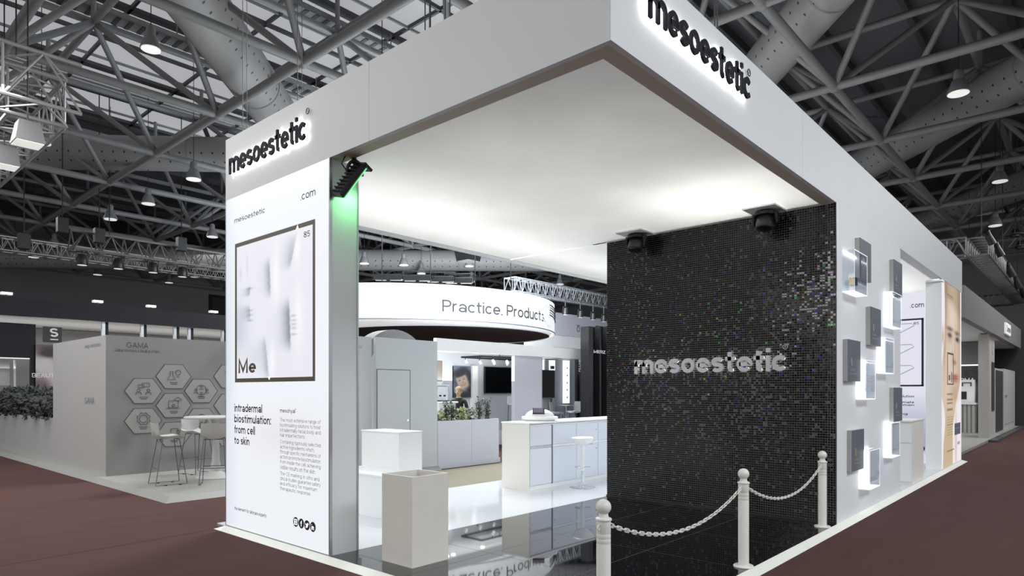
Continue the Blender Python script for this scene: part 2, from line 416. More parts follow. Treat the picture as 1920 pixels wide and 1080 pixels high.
# ================================================================== SETTING: hall floor, roof, walls
fl = pbox('floor', -30, 60, -30, 56, -.1, 0, CARPET); tag(fl, 'red brown carpet of the exhibition hall floor', 'floor', kind='structure')
for (u0, v0, u1, v1) in ((-40, 1068, 404, 992), (255, 952, 270, 949)):
    a = pz(u0, v0, 0); b = pz(u1, v1, 0); d = (b-a)/np.linalg.norm(b-a); n_ = np.array([-d[1], d[0], 0])*.006
    MB().add([a-n_+[0, 0, .002], b-n_+[0, 0, .002], b+n_+[0, 0, .002], a+n_+[0, 0, .002]], [(0, 1, 2, 3)]).build('carpet_seam', mat('carpet_seam', (58, 42, 41), .9), fl)
ai = pbox('floor', 1.5, 16, 5.6, 7.75, 0, .006, AISLE); tag(ai, 'olive grey carpet strip in the aisle behind the white counter', 'floor', kind='structure')
WALLM = mat('hall_wall', (120, 120, 121), .8, noise=.05, nscale=.6)
wl = pbox('wall_back', -12, 52, 51.5, 52, 0, 13.3, WALLM); tag(wl, 'grey hall wall far behind the dark fascia', 'wall', kind='structure')
wr = pbox('wall_right', 50, 50.5, -20, 52, 0, 13.3, WALLM); tag(wr, 'grey hall wall at the far right end', 'wall', kind='structure')
# roof: corrugated sheets with a glazed field
ROOF = mat('dark_roof_sheet', (84, 86, 90), .7, noise=.08, nscale=.5)
PURL = mat('roof_purlin', (58, 59, 61), .6)
GLASS = mat('skylight_pane', (60, 60, 60), .3, emit=.42, ecol=(236, 238, 242))
RZ = 13.5
SKX0, SKX1, SKY0, SKY1 = -9., 16.6, 10.5, 30.
ceil = MB()
for (x0, x1, y0, y1) in ((-12, 52, -14, SKY0), (-12, 52, SKY1, 52), (SKX1, 52, SKY0, SKY1), (-12, SKX0, SKY0, SKY1)):
    ceil.box(x0, x1, y0, y1, RZ, RZ+.1)
ce = ceil.build('ceiling', ROOF, origin=(0, 0, RZ)); tag(ce, 'dark sheet roof of the exhibition hall above the space frame', 'roof', kind='structure')
yy = np.arange(-12, 52, 2.34)
for y in yy:
    if SKY0 < y < SKY1:
        pbox('purlin', -12, SKX0, y-.08, y+.08, RZ-.3, RZ-.005, PURL, ce); pbox('purlin', SKX1, 52, y-.08, y+.08, RZ-.3, RZ-.005, PURL, ce)
    else: pbox('purlin', -12, 52, y-.08, y+.08, RZ-.3, RZ-.005, PURL, ce)
sk = thing('window_1', 'glazed skylight field between dark purlins at upper left', 'skylight', (4, 20, RZ), kind='structure')
ys = np.arange(SKY0, SKY1+.01, 2.4); xs = np.arange(SKX0, SKX1+.01, 3.2)
for j in range(len(ys)-1):
    for i in range(len(xs)-1):
        pbox('pane', xs[i]+.03, xs[i+1]-.03, ys[j]+.05, ys[j+1]-.05, RZ+.02, RZ+.05, GLASS, sk)
for j, y in enumerate(ys): pbox('purlin', SKX0, SKX1, y-(.16 if j % 2 == 0 else .05), y+(.16 if j % 2 == 0 else .05), RZ-.1, RZ+.02, PURL, sk)
for j, y in enumerate(ys[:-1]): pbox('glazing_rail', SKX0, SKX1, y+1.5, y+1.56, RZ-.1, RZ-.02, STEEL, sk)
for x in xs: pbox('rafter', x-.04, x+.04, SKY0, SKY1, RZ-.1, RZ+.02, PURL, sk)
# cable trays below the glazing
for y in (15.1, 19.6):
    tr = thing('cable_tray', 'perforated grey cable tray under the skylight, %s one' % ('nearer' if y < 16 else 'farther'), 'cable tray', (4, y, 12.7))
    pbox('tray_base', -8, 15, y-.3, y+.3, 12.7, 12.72, STEEL, tr)
    for k in (-.3, .3): pbox('tray_side', -8, 15, y+k-.02, y+k+.02, 12.72, 12.86, STEEL, tr)
    rb = MB()
    for x in np.arange(-8, 15, .35): rb.box(x, x+.12, y-.28, y+.28, 12.68, 12.7)
    rb.build('tray_rungs', PURL, tr)
    for x in (-5, 0, 5, 10): MB().cyl((x, y, 12.86), (x, y, 13.4), .02, n=6).build('hanger_rod', STEEL, tr)

# ---- space frame (square on offset square)
ZB_, ZT_ = 9.72, 12.25
GX = [5.1+5.05*k for k in range(-3, 9)]; GY = [2.9+4.68*k for k in range(-3, 11)]
sf = thing('trim_1', 'grey tubular space frame carrying the hall roof', 'space frame', (15, 15, ZB_), kind='structure')
members = []
for i, x in enumerate(GX):
    for j, y in enumerate(GY):
        if i+1 < len(GX): members.append(((x, y, ZB_), (GX[i+1], y, ZB_), .115))
        if j+1 < len(GY): members.append(((x, y, ZB_), (x, GY[j+1], ZB_), .115))
        if i+1 < len(GX) and j+1 < len(GY):
            c = ((x+GX[i+1])/2, (y+GY[j+1])/2, ZT_)
            for a in (0, 1):
                for b in (0, 1): members.append(((GX[i+a], GY[j+b], ZB_), c, .088))
            if i+2 < len(GX): members.append((c, (c[0]+5.05, c[1], ZT_), .105))
            if j+2 < len(GY): members.append((c, (c[0], c[1]+4.68, ZT_), .105))
            if ZT_ < RZ: members.append((c, (c[0], c[1], RZ-.05), .07))
def seen(m):
    s = 0
    for q in (0, .25, .5, .75, 1):
        p = np.array(m[0])*(1-q)+np.array(m[1])*q; u, v, z = proj(p)
        if z > 1 and -250 < u < 2170 and -300 < v < 800: s += m[2]/z
    return s
sc = [(seen(m), m) for m in members]; sc = sorted([x for x in sc if x[0] > 0], key=lambda a: -a[0])
unit = MB().cyl((0, 0, 0), (0, 0, 1), 1, n=12, cap=False)
ume = None
def tube_obj(p0, p1, r, parent):
    global ume
    p0 = Vector(p0); p1 = Vector(p1); d = p1-p0
    if ume is None:
        o = unit.build('tube', STEEL, parent, smooth=True)
        me = o.data
        for vtx in me.vertices: vtx.co = vtx.co+wloc(parent)
        ume = me
    else: o = bpy.data.objects.new('tube', ume); COL.objects.link(o); o.parent = parent
    o.location = p0-wloc(parent); o.rotation_mode = 'QUATERNION'; o.rotation_quaternion = d.to_track_quat('Z', 'Y'); o.scale = (r, r, d.length)
for q, m in sc[:300]: tube_obj(m[0], m[1], m[2], sf)
far = MB()
for q, m in sc[300:]: far.cyl(m[0], m[1], m[2], n=7, cap=False)
fo = far.build('distant_tubes', STEEL, sf, smooth=True); fo['kind'] = 'stuff'
nd = []
for x in GX:
    for y in GY:
        u, v, z = proj((x, y, ZB_))
        if z > 2 and -60 < u < 1980 and -80 < v < 800: nd.append((z, (x, y, ZB_)))
nd.sort(); nm = None
for z, p in nd[:80]:
    if nm is None:
        o = MB().sphere(p, .16, 12).build('node_ball', STEEL, sf, smooth=True); nm = o.data
        for vtx in nm.vertices: vtx.co = vtx.co+wloc(sf)-Vector(p)
    else: o = bpy.data.objects.new('node_ball', nm); COL.objects.link(o); o.parent = sf
    o.location = Vector(p)-wloc(sf)

# ---- perforated ventilation ducts, running diagonally through the frame
def duct_mat():
    m = bpy.data.materials.new('perforated_duct'); m.use_nodes = True; nt = m.node_tree; b = nt.nodes['Principled BSDF']
    uv = nt.nodes.new('ShaderNodeAttribute'); uv.attribute_name = 'duv'
    sp = nt.nodes.new('ShaderNodeSeparateXYZ'); nt.links.new(uv.outputs['Vector'], sp.inputs[0])
    def mth(op, a, b_=None):
        n = nt.nodes.new('ShaderNodeMath'); n.operation = op
        for i, x in enumerate((a, b_)):
            if x is None: continue
            if isinstance(x, (int, float)): n.inputs[i].default_value = x
            else: nt.links.new(x, n.inputs[i])
        return n.outputs[0]
    fx = mth('SUBTRACT', mth('FRACT', mth('MULTIPLY', sp.outputs[0], 2.4)), .5)
    fy = mth('SUBTRACT', mth('FRACT', mth('MULTIPLY', sp.outputs[1], 12.)), .5)
    dx = mth('DIVIDE', fx, 2.4); dy = mth('DIVIDE', fy, 3.3)
    d = mth('SQRT', mth('ADD', mth('MULTIPLY', dx, dx), mth('MULTIPLY', dy, dy)))
    band = mth('LESS_THAN', mth('ABSOLUTE', mth('SUBTRACT', mth('ABSOLUTE', mth('SUBTRACT', sp.outputs[1], .5)), .14)), .085)
    hole = mth('MULTIPLY', mth('LESS_THAN', d, .036), band)
    mx = nt.nodes.new('ShaderNodeMix'); mx.data_type = 'RGBA'
    mx.inputs['A'].default_value = (*lin((128, 127, 127)), 1); mx.inputs['B'].default_value = (*lin((30, 30, 30)), 1)
    nt.links.new(hole, mx.inputs['Factor']); nt.links.new(mx.outputs['Result'], b.inputs['Base Color']); b.inputs['Roughness'].default_value = .55
    return m
DUCT = duct_mat()
def duct(p0, p1, r, label):
    p0 = Vector(p0); p1 = Vector(p1); L = (p1-p0).length; d = (p1-p0).normalized(); a = Vector((0, 0, 1)); a = (a-d*a.dot(d)).normalized(); b = d.cross(a)
    n = 28; ns = max(2, int(L/2)); v = []; uvs = []; f = []
    for i in range(ns+1):
        for k in range(n+1):
            t = 2*math.pi*k/n; v.append(p0+d*(L*i/ns)+(a*math.cos(t)+b*math.sin(t))*r); uvs.append((L*i/ns, k/n, 0))
    for i in range(ns):
        for k in range(n): q = i*(n+1)+k; f.append((q, q+1, q+n+2, q+n+1))
    mb = MB(); mb.add(v, f); root = thing('ventilation_duct', label, 'duct', (p0+p1)/2)
    off = wloc(root); me = bpy.data.meshes.new('duct_tube'); me.from_pydata([tuple(x-off) for x in v], [], f); me.update()
    at = me.attributes.new('duv', 'FLOAT_VECTOR', 'POINT'); at.data.foreach_set('vector', np.array(uvs, np.float32).ravel())
    me.materials.append(DUCT); me.polygons.foreach_set('use_smooth', [True]*len(me.polygons))
    o = bpy.data.objects.new('duct_tube', me); COL.objects.link(o); o.parent = root
    for p, q in ((p0, 1), (p1, -1)): MB().cyl(p, p+d*q*.06, r*.99, n=28).build('end_cap', STEEL, root, smooth=True)
    for i in range(1, ns, 3):
        c = p0+d*(L*i/ns); MB().cyl(c-d*.03, c+d*.03, r*1.015, n=28, cap=False).build('clamp_band', STEEL, root, smooth=True)
duct((6.5, -3.6, 11), (20.5, 9.6, 11), .62, 'perforated round duct crossing behind the end of the right dark sign')
duct((15, -6.8, 11), (38, 16.5, 11), .66, 'long perforated round duct under the dark roof at upper right')
duct((28, -6, 11), (48, 14, 11), .66, 'perforated round duct farthest right behind the pendant lamps')
duct((-4.0, 6.6, 11), (9.2, 19.9, 11), .72, 'perforated round duct slanting across the skylight at upper left')
duct((-3, 35.2, 11), (16.5, 15.2, 11), .66, 'perforated round duct lying level behind the left sign')
duct((4, 44, 9.0), (30, 18, 9.2), .6, 'thin perforated duct low behind the lighting truss')
duct((-4, 50.3, 6.6), (16, 50.3, 6.6), .9, 'thick plain duct along the far hall wall')

# ================================================================== OUR STAND
ZF = .04; ZS = 3.886; ZTOP = 4.605; LX = 14.65; LY = 5.39; YW = 5.62
# ---- platform
pl = thing('stand_platform', 'low tiled platform of the white stand with black and white polished tiles', 'platform', (7.3, 2.8, 0))
pbox('platform_base', .0, LX, .0, YW, 0, ZF-.012, GROUT, pl)
for x in (1.12, 2.24, 3.36, 4.48): pbox('grout_line', x-.003, x+.003, 0, 3.225, ZF-.012, ZF-.001, GROUT, pl)
for y in (1.045, 2.13): pbox('grout_line', 0, 4.86, y-.003, y+.003, ZF-.012, ZF-.0012, GROUT, pl)
TJX = [0, 1.12, 2.24, 3.36, 4.48, 4.86]; TJY = [0, 1.045, 2.13, 3.225]
g = .003
for i in range(5):
    for j in range(3): pbox('black_tile', TJX[i]+g, TJX[i+1]-g, TJY[j]+g, TJY[j+1]-g, ZF-.012, ZF, BTILE, pl)
wx = [0, 1.12, 2.24, 3.36, 4.48, 5.6, 6.72, 7.84, 8.3, 9.4, 10.5, 11.6, 12.7, 13.8, LX]; wy = [3.225, 4.42, YW]
for i in range(len(wx)-1):
    for j in range(2): pbox('white_tile', wx[i]+.001, wx[i+1]-.001, wy[j]+.001, wy[j+1]-.001, ZF-.012, ZF, WTILE, pl)
    if wx[i] >= 4.86:
        for j, (a, b) in enumerate(((0, 1.07), (1.07, 2.14), (2.14, 3.225))):
            pbox('white_tile', wx[i]+.001, wx[i+1]-.001, a+.001, b-.001, ZF-.012, ZF, WTILE, pl)
rw = .1
rm = mat('ramp_edge_white', (238, 240, 232), .45)
def ramp(pts, name='ramp_edge'):
    a, b, c, d = pts   # inner a,b (top), outer c,d (ground)
    MB().add([(*a, ZF), (*b, ZF), (*c, .002), (*d, .002), (*a, 0), (*b, 0)], [(0, 1, 2, 3), (4, 5, 2, 3), (0, 1, 5, 4), (1, 2, 5), (0, 4, 3)]).build(name, rm, pl)
cuts = [0, 2.9, 5.4, LX-.0]
yj = [0, 2.75, LY]
for k in range(2): ramp(((0, yj[k]+(.002 if k else 0)), (0, yj[k+1]), (-rw, yj[k+1]+(rw if k == 1 else 0)), (-rw, yj[k]-(rw if k == 0 else -.002))))
xj = [0, 3.6, 7.3, 11, LX]
for k in range(4): ramp(((xj[k]+(.002 if k else 0), 0), (xj[k+1], 0), (xj[k+1]+(rw if k == 3 else 0), -rw), (xj[k]-(rw if k == 0 else -.002), -rw)))
# ---- canopy
cp = thing('stand_canopy', 'white box canopy of the stand with deep fascia and stretch ceiling', 'canopy', (7.3, 2.7, ZS))
t = .045; jy = 2.57; jx = 3.67
FASC = mat('fascia_panel', (222, 226, 228), .55, noise=.025, nscale=1.6)
pbox('fascia_panel', 0, t, t, jy-.002, ZS, ZTOP, FASC, cp); pbox('fascia_panel', 0, t, jy+.002, LY, ZS, ZTOP, FASC, cp)
for a, b in ((0, jx), (jx, 8.3), (8.3, LX)): pbox('fascia_panel', a+(.002 if a else 0), b-.002, 0, t, ZS, ZTOP, FASC, cp)
pbox('fascia_panel', LX-t, LX, t, LY, ZS, ZTOP, FASC, cp); pbox('fascia_panel', t, LX-t, LY-t, LY, ZS, ZTOP, FASC, cp)
sw = .172
pbox('soffit_board', t, sw, t, jy-.0015, ZS, ZS+.02, SOFF_BOUNCE, cp); pbox('soffit_board', t, sw, jy+.0015, LY-t, ZS, ZS+.02, SOFF_BOUNCE, cp)
pbox('soffit_board', sw+.0015, jx-.0015, t, sw, ZS, ZS+.02, SOFF_BOUNCE, cp); pbox('soffit_board', jx+.0015, 4.86, t, sw, ZS, ZS+.02, SOFF_BOUNCE, cp)
pbox('soffit_board', 8.29, 12.0, t, sw, ZS, ZS+.02, PAINT, cp)
pbox('soffit_board', sw, LX-t, LY-sw, LY-t, ZS, ZS+.02, PAINT, cp)
def fabric():
    m = bpy.data.materials.new('stretch_fabric'); m.use_nodes = True; nt = m.node_tree; nt.nodes.clear()
    out = nt.nodes.new('ShaderNodeOutputMaterial'); mx = nt.nodes.new('ShaderNodeMixShader')
    d = nt.nodes.new('ShaderNodeBsdfDiffuse'); tr = nt.nodes.new('ShaderNodeBsdfTranslucent'); mx.inputs[0].default_value = .5
    tc = nt.nodes.new('ShaderNodeTexCoord'); n = nt.nodes.new('ShaderNodeTexNoise'); n.inputs['Scale'].default_value = 1.3; n.inputs['Detail'].default_value = 4
    cr = nt.nodes.new('ShaderNodeValToRGB'); cr.color_ramp.elements[0].position = .35; cr.color_ramp.elements[1].position = .65
    cr.color_ramp.elements[0].color = (.81, .81, .798, 1); cr.color_ramp.elements[1].color = (.84, .84, .83, 1)
    nt.links.new(tc.outputs['Object'], n.inputs['Vector']); nt.links.new(n.outputs['Fac'], cr.inputs[0])
    nt.links.new(cr.outputs[0], d.inputs[0]); nt.links.new(cr.outputs[0], tr.inputs[0])
    nt.links.new(mx.inputs[1].node.outputs[0], out.inputs[0]); nt.links.new(d.outputs[0], mx.inputs[1]); nt.links.new(tr.outputs[0], mx.inputs[2])
    return m
FAB = fabric()
pbox('ceiling_fabric', sw, 4.86, sw, LY-sw, ZS+.012, ZS+.014, FAB, cp)
pbox('ceiling_fabric', 4.92, 8.26, 3.27, LY-sw, ZS+.012, ZS+.014, FAB, cp)
pbox('ceiling_fabric', 8.3, LX-t, sw, LY-sw, ZS+.012, ZS+.014, FAB, cp)
pbox('ceiling_trim', 4.80, 4.86, sw, 3.25, ZS, ZS+.012, WHITE, cp)
# hoist chains and cables of the canopy
def hoist(u, v, lab, thick=True):
    p = pz(u, v, ZTOP)
    h = thing('chain_hoist', lab, 'hoist', (p[0], p[1], ZTOP))
    MB().cyl((p[0], p[1], ZTOP), (p[0], p[1], RZ), .006 if thick else .004, n=6).build('chain', DARKM, h); MB().cyl((p[0]+.05, p[1], ZTOP), (p[0]+.05, p[1], 8.6), .006 if thick else .003, n=6).build('chain', DARKM, h)
    if thick: MB().tube([(p[0]+.025+.05*math.cos(a), p[1], 5.6+.09*math.sin(a)) for a in np.linspace(0, 6.28, 12, endpoint=False)], .014, 6, True).build('hook_ring', DARKM, h)
    MB().cyl((p[0], p[1], 8.6), (p[0], p[1], 9.1), .09, n=10).build('motor', BLACKM, h)
hoist(797, 62, 'dark chain with hook ring above the long left fascia')
hoist(835, 42, 'dark chain beside the hook near the top of the left fascia')
hoist(1340, 48, 'chain and hook behind the right fascia sign')
hoist(558, 192, 'thin dark chain hanging just right of the left fascia sign', False)
hoist(455, 246, 'thin cable holding the left corner of the canopy', False)

# ---- illuminated tower at the left end
YT = 3.2; TD = .33
tw = thing('lightbox_tower', 'tall backlit advertising tower with cloth print at left end of stand', 'light box', (.16, 4.3, ZF))
SIDE = mat('tower_side_panel', (226, 229, 231), .35, noise=.03, nscale=2)
pbox('tower_body', .012, TD, YT+.012, LY-.012, ZF, ZS-.001, SIDE, tw)
for y in (YT, LY-.014): pbox('corner_profile', -.002, .03, y, y+.014, ZF, ZS-.001, ALU, tw)
pbox('corner_profile', TD-.012, TD+.004, YT, YT+.014, ZF, ZS-.12, ALU, tw)
pbox('base_profile', 0, .012, YT+.014, LY-.014, ZF, ZF+.012, ALU, tw)
def fr_st(u, v):
    p = px(u, v, 0); return (LY-p[1])/(LY-YT), (p[2]-ZF)/(ZS-ZF)
fA = fr_st(441, 458); fB = fr_st(591, 714.5); fC = fr_st(591, 411.6)
def paint_tower(s, t):
    c = np.zeros(s.shape+(3,))+np.array([240, 243, 249.])
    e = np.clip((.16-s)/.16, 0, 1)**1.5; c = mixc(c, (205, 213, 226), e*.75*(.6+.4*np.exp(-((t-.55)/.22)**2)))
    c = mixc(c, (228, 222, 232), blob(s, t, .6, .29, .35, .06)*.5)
    q = (s-fA[0])/(fB[0]-fA[0]); r = (fA[1]-t)/(fA[1]-fB[1])
    ins = ((q > 0) & (q < 1) & (r > 0) & (r < 1)).astype(float)
    c = mixc(c, (232, 232, 240), ins*.8)
    def edge(s0, t0, s1, t1, wd, amp, col=(120, 124, 138), soft=.08):
        k = (r-t0)/(t1-t0); se = s0+(s1-s0)*k+.0025*np.sin(k*37); d = se-q
        win = sstep(-.12, .3, k)*(1-sstep(.7, 1.12, k))
        return np.where(d > 0, np.exp(-(d/wd)**1.2), np.exp(-(d/.012)**2))*win*amp*ins
    for a in ((.455, .17, .475, .43, .05, .62), (.80, .05, .71, .27, .07, .5), (.20, .33, .19, .40, .06, .5), (.19, .46, .2, .57, .1, .45), (.70, .47, .72, .80, .075, .8), (.40, .70, .45, .985, .045, .55)):
        c = mixc(c, (118, 122, 136), edge(*a))
    for (cs, ct) in ((.2, .5), (.2, .53), (.2, .57), (.77, .58), (.78, .61), (.78, .635), (.78, .66), (.77, .70), (.2, .345)):
        c = mixc(c, (120, 124, 136), blob(q, r-.03*(q-cs), cs, ct, .04, .006)*.6*ins)
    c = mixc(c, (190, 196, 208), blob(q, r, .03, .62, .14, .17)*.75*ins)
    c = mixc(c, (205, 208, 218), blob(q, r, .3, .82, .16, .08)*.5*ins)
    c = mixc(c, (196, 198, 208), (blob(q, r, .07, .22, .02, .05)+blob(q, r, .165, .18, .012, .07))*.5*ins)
    c = mixc(c, (250, 251, 254), (blob(q, r, .55, .3, .05, .2)+blob(q, r, .82, .6, .05, .2)+blob(q, r, .5, .87, .04, .12)+blob(q, r, .8, .15, .04, .1))*.8*ins)
    return c
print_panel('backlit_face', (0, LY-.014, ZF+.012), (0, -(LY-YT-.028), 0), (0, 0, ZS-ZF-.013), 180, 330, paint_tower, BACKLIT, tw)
def xtext(s, u0, vb, u1, vt, m, parent, X=-.003, off=0., name='lettering', face=0.):
    a = px(u0, vb, face); b = px(u1, vt, face)
    return text_fit(name, s, (X, a[1], a[2]), (0, -1, 0), (0, 0, 1), a[1]-b[1], b[2]-a[2], m, parent, offset=off)
xtext('mesoestetic', 440, 419, 497, 388, INK, tw, off=.008); xtext('.com', 564, 376, 592, 355, INK, tw, off=.01)
def xframe(u0, u1, v0, vb, bx, bz, m, parent, face=0., X=-.0025):
    a = px(u0, v0, face); b = px(u1, vb, face); y0, y1, z1, z0 = a[1], b[1], a[2], b[2]
    pbox('printed_frame', X, X+.002, y1, y0, z1-bz, z1, m, parent); pbox('printed_frame', X, X+.002, y1, y0, z0, z0+bz, m, parent)
    pbox('printed_frame', X, X+.002, y0-bx, y0, z0+bz, z1-bz, m, parent); pbox('printed_frame', X, X+.002, y1, y1+bx, z0+bz, z1-bz, m, parent)
xframe(441, 591, 458, 714.5, .042, .045, FRAMEINK, tw)
FOLD = mat('fold_print', (240, 241, 247), .5, emit=.9)
a = px(558, 424, 0); MB().add([(-.003, a[1]+.03, a[2]-.03), (-.003, a[1]-.025, a[2]-.03), (-.003, a[1]-.005, a[2]+.015)], [(0, 1, 2)]).build('fold_tip', FOLD, tw)
a = px(505, 711, 0); MB().add([(-.003, a[1]+.03, a[2]+.025), (-.003, a[1]-.03, a[2]+.025), (-.003, a[1]-.005, a[2]-.01)], [(0, 1, 2)]).build('fold_tip', FOLD, tw)
xtext('85', 570, 446, 581.5, 431.5, INK, tw, off=.01); xtext('Me', 447.5, 701, 480.5, 668, FRAMEINK, tw, off=.03)
for s, u1, vb in (('intradermal', 492, 771.7), ('biostimulation:', 508.5, 791.7), ('from cell', 478.5, 811.9), ('to skin', 468, 832.5)):
    q = px(440, vb, 0); text_fit('lettering', s, (-.003, q[1], q[2]), (0, -1, 0), (0, 0, 1), q[1]-px(u1, vb, 0)[1], .094, INK, tw, offset=.022)
xtext("mesohyal'", 525.5, 775.5, 555, 766.5, INK, tw, off=.01)
pts = ['The most extensive range of', 'biostimulating solutions to treat', 'intradermally facial, body and', 'hair imperfections.', '', 'Containing rigorously selected', 'active ingredients which,', 'through specific mechanisms of', 'action promote biostimulation', 'from inside the cell, achieving', 'visible results on the skin.', '', 'The CE marking, in vitro and', 'clinical studies guarantee safety', 'and efficacy for maximum', 'therapeutic response.']
zA = px(525.5, 789, 0)[2]; zB = px(525.5, 917, 0)[2]; yA = px(525.5, 789, 0)[1]
nrow = 14+2*.55; zz = zA; dz = (zA-zB)/(13+2*.35)
PINK_ = mat('paragraph_ink', (150, 152, 162), .6)
for s in pts:
    if not s: zz -= dz*.35; continue
    V, F = text_mesh(s); wdt = V[:, 0].max()-V[:, 0].min()
    text_fit('paragraph_line', s, (-.003, yA, zz-.018), (0, -1, 0), (0, 0, 1), min(.775, wdt*.0605), .05, PINK_, tw); zz -= dz
xtext('the element for skincare experts', 440, 957, 500, 963.5, INK, tw, off=.01)
ICON = mat('icon_black', (34, 35, 38), .5); ICW = mat('icon_white', (235, 237, 240), .5, emit=.8)
for k, (u, v) in enumerate(((555, 978.5), (565.3, 981.5), (576, 984.8), (587, 988))):
    p = px(u, v, 0); R_ = .05
    d = MB().cyl((-.003, p[1], p[2]), (-.0015, p[1], p[2]), R_, n=24).build('social_icon', ICON, tw)
    q = MB(); X0, X1 = -.0045, -.003
    if k == 0:
        for a, b in ((.03, .021),):
            q.box(X0, X1, p[1]-a, p[1]+a, p[2]+b, p[2]+a); q.box(X0, X1, p[1]-a, p[1]+a, p[2]-a, p[2]-b); q.box(X0, X1, p[1]-a, p[1]-b, p[2]-b, p[2]+b); q.box(X0, X1, p[1]+b, p[1]+a, p[2]-b, p[2]+b)
        q.tube([(-.0045, p[1]+.012*math.cos(t_), p[2]+.012*math.sin(t_)) for t_ in np.linspace(0, 6.28, 12, endpoint=False)], .003, 6, True); q.build('icon_glyph', ICW, d)
    elif k == 2:
        pl2 = [(-.03, -.018), (-.012, -.012), (-.032, .02), (-.005, .008), (.004, .022), (.018, .024), (.034, .012), (.022, .005), (.012, -.02), (-.01, -.028)]
        q.prism(pl2, lambda a, b, t_: (t_, p[1]-a, p[2]+b), X0, X1); q.build('icon_glyph', ICW, d)
    else:
        s = 'f' if k == 1 else 'in'; wd = .026 if k == 1 else .046
        text_fit('icon_glyph', s, (-.0045, p[1]+wd/2, p[2]-.03), (0, -1, 0), (0, 0, 1), wd, .06 if k == 1 else .055, ICW, d, offset=.03)

# ---- halo-lit fascia signs
SIGN = mat('sign_face_black', (20, 21, 29), .7, spec=.2)
HALO = mat('halo_led', (255, 255, 255), .5, emit=16.)
HALO2 = mat('halo_led_soft', (255, 255, 255), .5, emit=6.)
def reg_mark(O, R, U, N, r, m, parent, off):
    O, R, U, N = [np.array(a, float) for a in (O, R, U, N)]
    ring = MB().tube([O+R*r*math.cos(a)+U*r*math.sin(a)+N*off for a in np.linspace(0, 6.283, 20, endpoint=False)], r*.13, 6, True).build('registered_mark', m, parent)
    text_fit('mark_letter', 'R', O-R*r*.4-U*r*.5+N*off, R, U, r*.8, r, m, ring, offset=.02)
s1 = thing('fascia_sign', 'black halo-lit company lettering on the left fascia', 'sign', (0, 4.4, 4.1))
a0 = px(437.5, 322, 0); a1 = px(580, 262, 0); b0 = px(580, 233, 0)
letters('mesoestetic', (0, a0[1], 4.145), (0, -1, 0), (0, 0, 1), (-1, 0, 0), a0[1]-a1[1], .255, SIGN, s1, .035, .055, .022, HALO)
reg_mark((0, a1[1]-.0, 4.43), (0, -1, 0), (0, 0, 1), (-1, 0, 0), .028, SIGN, s1, .02)
s2 = thing('fascia_sign', 'black halo-lit company lettering on the right fascia', 'sign', (1.3, 0, 4.1))
a0 = py(1206, 40, 0); a1 = py(1396, 180, 0)
letters('mesoestetic', (a0[0], 0, 4.19), (1, 0, 0), (0, 0, 1), (0, -1, 0), a1[0]-a0[0], .262, SIGN, s2, .035, .055, .022, HALO)
reg_mark((a1[0]+.05, 0, 4.46), (1, 0, 0), (0, 0, 1), (0, -1, 0), .03, SIGN, s2, .02)

# ---- shimmer wall of small hanging tiles
XM = 4.86; WM = 3.245
mw = thing('shimmer_wall', 'black shimmer wall of small square sequin tiles', 'wall', (XM+.06, WM/2, ZF))
BACKG = mat('shimmer_grid', (132, 127, 122), .35, .0, noise=.25, nscale=1.1)
pbox('wall_core', XM+.012, XM+.1, .1, WM, ZF, ZS-.002, mat('wall_core_black', (18, 18, 20), .6), mw)
P = .03; gr = MB(); NY = int(WM/P); NZ = int((ZS-ZF)/P)
for j in range(NY+1):
    y = j*P; gr.add([(XM+.011, y, ZF+.005), (XM+.011, y+.006, ZF+.005), (XM+.011, y+.006, ZS-.003), (XM+.011, y, ZS-.003)], [(0, 1, 2, 3)])
for k in range(NZ+1):
    z = ZF+k*P; gr.add([(XM+.0105, 0, z), (XM+.0105, WM, z), (XM+.0105, WM, z+.006), (XM+.0105, 0, z+.006)], [(0, 1, 2, 3)])
o = gr.build('hanging_grid', BACKG, mw); o['kind'] = 'stuff'
def seqm(name, rgb, rough, metal): return mat(name, rgb, rough, metal)
SQ = [mat('sequin_black', (17, 17, 19), .15, .6), mat('sequin_grey_reflection', (84, 82, 83), .35, .3), mat('sequin_green_glint', (52, 190, 70), .25, .5), mat('sequin_gold_glint', (196, 165, 90), .25, .6), mat('sequin_blue_glint', (38, 42, 120), .25, .6), mat('sequin_silver_glint', (206, 208, 220), .4, .2)]  # all but black are painted reflections of lamps and bright surroundings
yy_, zz_ = np.meshgrid((np.arange(NY)+.5)*P+.003, ZF+(np.arange(NZ)+.5)*P+.003)
n = yy_.size; yf = yy_.ravel(); zf = zz_.ravel()
u_ = 1-yf/WM; v_ = zf/ZS         # u_: 0 left..1 right as seen
def lowfreq(sx, sz, ph): return np.sin(yf*sx+ph)*np.sin(zf*sz+ph*1.7)+.6*np.sin(yf*sx*2.1-zf*sz*1.3+ph*2.3)
tl = np.radians(2.2*lowfreq(2.3, 1.9, .4)+rng.normal(0, 2.2, n)); tw_ = np.radians(2.0*lowfreq(1.7, 2.6, 2.2)+rng.normal(0, 1.6, n))
h = P*.39; mi_h = np.ones(n)
F = np.array([(7, 6, 5, 4), (0, 1, 5, 4), (1, 2, 6, 5), (2, 3, 7, 6), (3, 0, 4, 7)])
Fa = (np.arange(n)[:, None, None]*8+F[None]).reshape(-1, 4)
mi = np.zeros(n, int); r_ = rng.random(n)
greyp = .035+.22*np.exp(-((u_-.25)/.16)**2-((v_-.45)/.12)**2)+.16*np.exp(-((u_-.68)/.12)**2-((v_-.5)/.2)**2)+.12*np.exp(-((u_-.16)/.05)**2-((v_-.8)/.2)**2)+.1*np.exp(-((u_-.6)/.4)**2-((v_-.35)/.15)**2)  # grey painted where tiles seem to mirror light surroundings
mi[r_ < greyp] = 1
